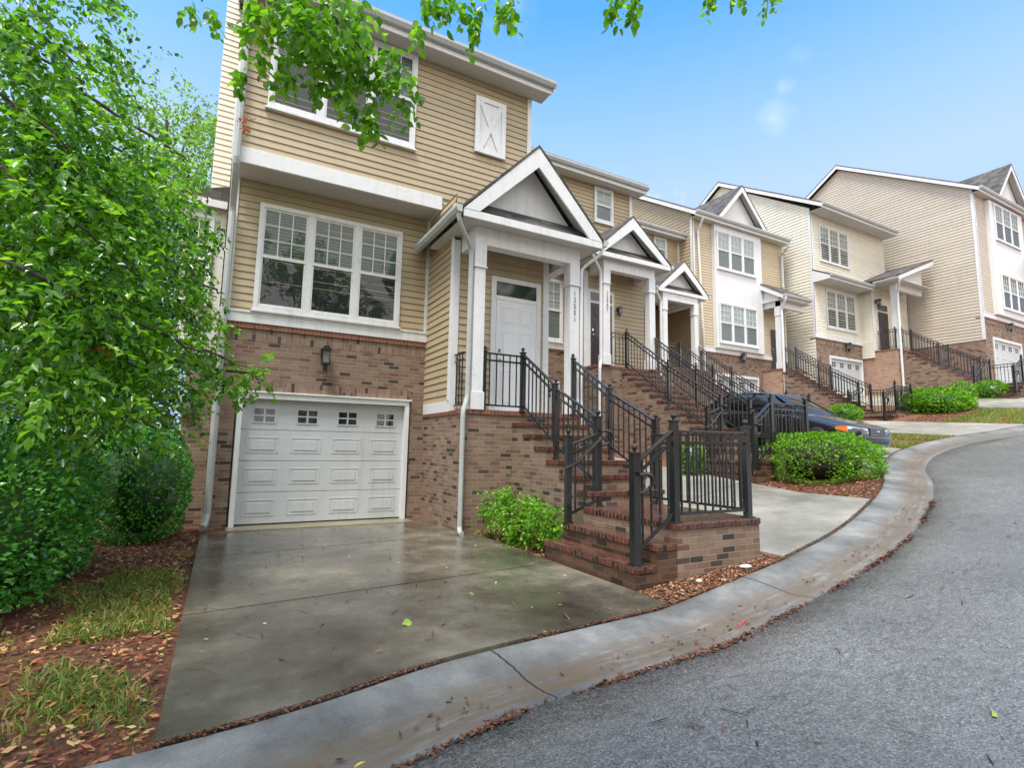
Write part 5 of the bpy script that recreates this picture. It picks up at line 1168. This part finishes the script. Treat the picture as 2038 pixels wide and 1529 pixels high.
# ================================================================== CAR
def car():
    X, Y0, Lh = 13.35, 6.75, 4.75
    z0, z1 = float(G(X, Y0 + .9)), float(G(X, Y0 + 3.75)); sl_ = (z1 - z0) / 2.85
    t = thing('parked_car', 'dark blue black saloon parked nose to the street on the third driveway', 'car', (X, Y0 + 2.4, z0 + sl_ * 1.5))
    def T(u, s_, z): return (X + u, Y0 + s_, z0 + (s_ - .9) * sl_ + z)
    def loft(st_, m, name, par, smooth=True):
        R = []
        for s_, pts in st_:
            R.append([T(u, s_, z) for u, z in pts] + [T(-u, s_, z) for u, z in reversed(pts) if u > 1e-6])
        mb = MB(); n = len(R[0])
        for a, b in zip(R[:-1], R[1:]):
            for i in range(n): mb.face([a[i], a[(i + 1) % n], b[(i + 1) % n], b[i]])
        mb.face(R[0]); mb.face(R[-1][::-1]); return mb.build(name, m, par, smooth=smooth)
    st_ = []
    for s_, w_, zl, zt in ((0, .5, .34, .60), (.03, .66, .27, .66), (.12, .78, .22, .70), (.35, .85, .19, .755), (.7, .875, .18, .82), (1.1, .885, .18, .885), (1.45, .89, .18, .92), (2.4, .895, .18, .94), (3.5, .89, .18, .955), (4.1, .88, .2, .965), (4.5, .83, .24, .96), (4.68, .76, .3, .92), (4.75, .6, .36, .8)):
        h = zt - zl
        st_.append((s_, [(0, zl), (w_ * .8, zl), (w_ * .95, zl + .08 * h), (w_, zl + .35 * h), (w_ * 1.0, zl + .6 * h), (w_ * .965, zl + .86 * h), (w_ * .86, zl + .97 * h), (w_ * .5, zt + .012), (0, zt + .02)]))
    loft(st_, 'car_paint', 'body', t)
    gs = []
    for s_, w_, zb, zt in ((1.3, .74, .86, .90), (1.7, .76, .88, 1.13), (2.1, .77, .9, 1.35), (2.5, .775, .9, 1.415), (3.1, .77, .92, 1.41), (3.55, .76, .92, 1.34), (3.95, .74, .92, 1.13), (4.25, .7, .93, .965)):
        k = (zt - zb); gs.append((s_, [(0, zb), (w_ + .04, zb), (w_ + .02 - .10 * k, zb + k * .55), (w_ - .34 * k, zt - .03 * min(1, k * 3)), (w_ * .5, zt), (0, zt + .01)]))
    loft(gs, 'dark_glass', 'window', t)
    r = [(s_, [(0, z - .02), (w_, z - .04), (w_ - .03, z + .0), (w_ * .6, z + .022), (0, z + .03)]) for s_, w_, z in ((2.08, .58, 1.345), (2.5, .61, 1.42), (3.1, .6, 1.415), (3.56, .57, 1.345))]
    loft(r, 'car_paint', 'roof', t)
    for sg in (-1, 1):
        for (a, b, c, d, e, f, w_) in ((.80, 1.3, .92, .60, 2.1, 1.36, .045), (.80, 2.75, .94, .62, 2.72, 1.40, .05), (.77, 4.2, .96, .58, 3.55, 1.345, .07)):
            MB().bar(T(sg * a, b, c), T(sg * d, e, f), w_, .03).build('pillar', 'car_paint', t)
        MB().box(*(lambda p, q: (p[0], q[0], p[1], q[1], p[2], q[2]))(T(sg * .86, 1.62, .93), T(sg * 1.02, 1.74, 1.06))).build('mirror', 'car_paint', t, bevel=.02)
        for sw in (.92, 3.72):
            mb = MB(); c = Vector(T(sg * .80, sw, .31)); n = 20; R1, R2 = [], []
            prof = [(.0, .19), (.0, .30), (.03, .31), (.15, .31), (.18, .30), (.18, .19)]
            rings = [[c + Vector((sg * (dx - .09), math.cos(2 * math.pi * i / n) * rr, math.sin(2 * math.pi * i / n) * rr)) for i in range(n)] for dx, rr in prof]
            for a, b in zip(rings[:-1], rings[1:]):
                for i in range(n): mb.face([a[i], a[(i + 1) % n], b[(i + 1) % n], b[i]])
            wh = mb.build('wheel', 'rubber', t, smooth=True)
            mb = MB(); cc = c + Vector((sg * .07, 0, 0))
            for i in range(n): mb.face([cc + Vector((0, 0, 0)), cc + Vector((0, math.cos(2 * math.pi * i / n) * .195, math.sin(2 * math.pi * i / n) * .195)), cc + Vector((0, math.cos(2 * math.pi * (i + 1) / n) * .195, math.sin(2 * math.pi * (i + 1) / n) * .195))])
            for i in range(7):
                a_ = 2 * math.pi * i / 7; mb.bar(cc + Vector((sg * .015, 0, 0)), cc + Vector((sg * .015, math.cos(a_) * .18, math.sin(a_) * .18)), .045, .02, (1, 0, 0))
            mb.build('rim', 'chrome', wh)
        # headlight wraps round the corner, amber outer end
        hp = [(.36, .015, .56, .655), (.5, .03, .55, .665), (.62, .065, .55, .67), (.72, .13, .55, .685), (.79, .24, .56, .70)]
        mb = MB()
        for a, b in zip(hp[:-1], hp[1:]): mb.face([T(sg * a[0] * 1.01, a[1] - .02, a[2]), T(sg * b[0] * 1.02, b[1] - .02, b[2]), T(sg * b[0] * .99, b[1] - .005, b[3]), T(sg * a[0] * .99, a[1] - .005, a[3])])
        mb.build('headlight', 'headlamp_lens', t)
        b = [(.80, .22, .56, .70), (.865, .42, .58, .70)]
        MB().face([T(sg * b[0][0] * 1.02, .20, .56), T(sg * .872, .45, .60), T(sg * .862, .45, .67), T(sg * b[0][0] * 1.0, .215, .70)]).build('indicator', 'amber', t)
    mb = MB()
    for z in (.52, .565, .61, .655): mb.bar(T(-.31, -.012, z), T(.31, -.012, z), .012, .014)
    g = MB().box(*(lambda p, q: (p[0], q[0], p[1], q[1], p[2], q[2]))(T(-.33, -.008, .50), T(.33, .03, .675))).build('grille', 'rubber', t)
    mb.ball(T(0, -.02, .6), .045, 10, 6, .7); mb.build('grille_bars', 'chrome', g)
    MB().tube([T(-.84, .34, .45), T(-.76, .08, .45), T(-.5, -.02, .45), T(0, -.04, .45), T(.5, -.02, .45), T(.76, .08, .45), T(.84, .34, .45)], .035, 8).build('bumper', 'car_paint', t, smooth=True)
    return t
car()
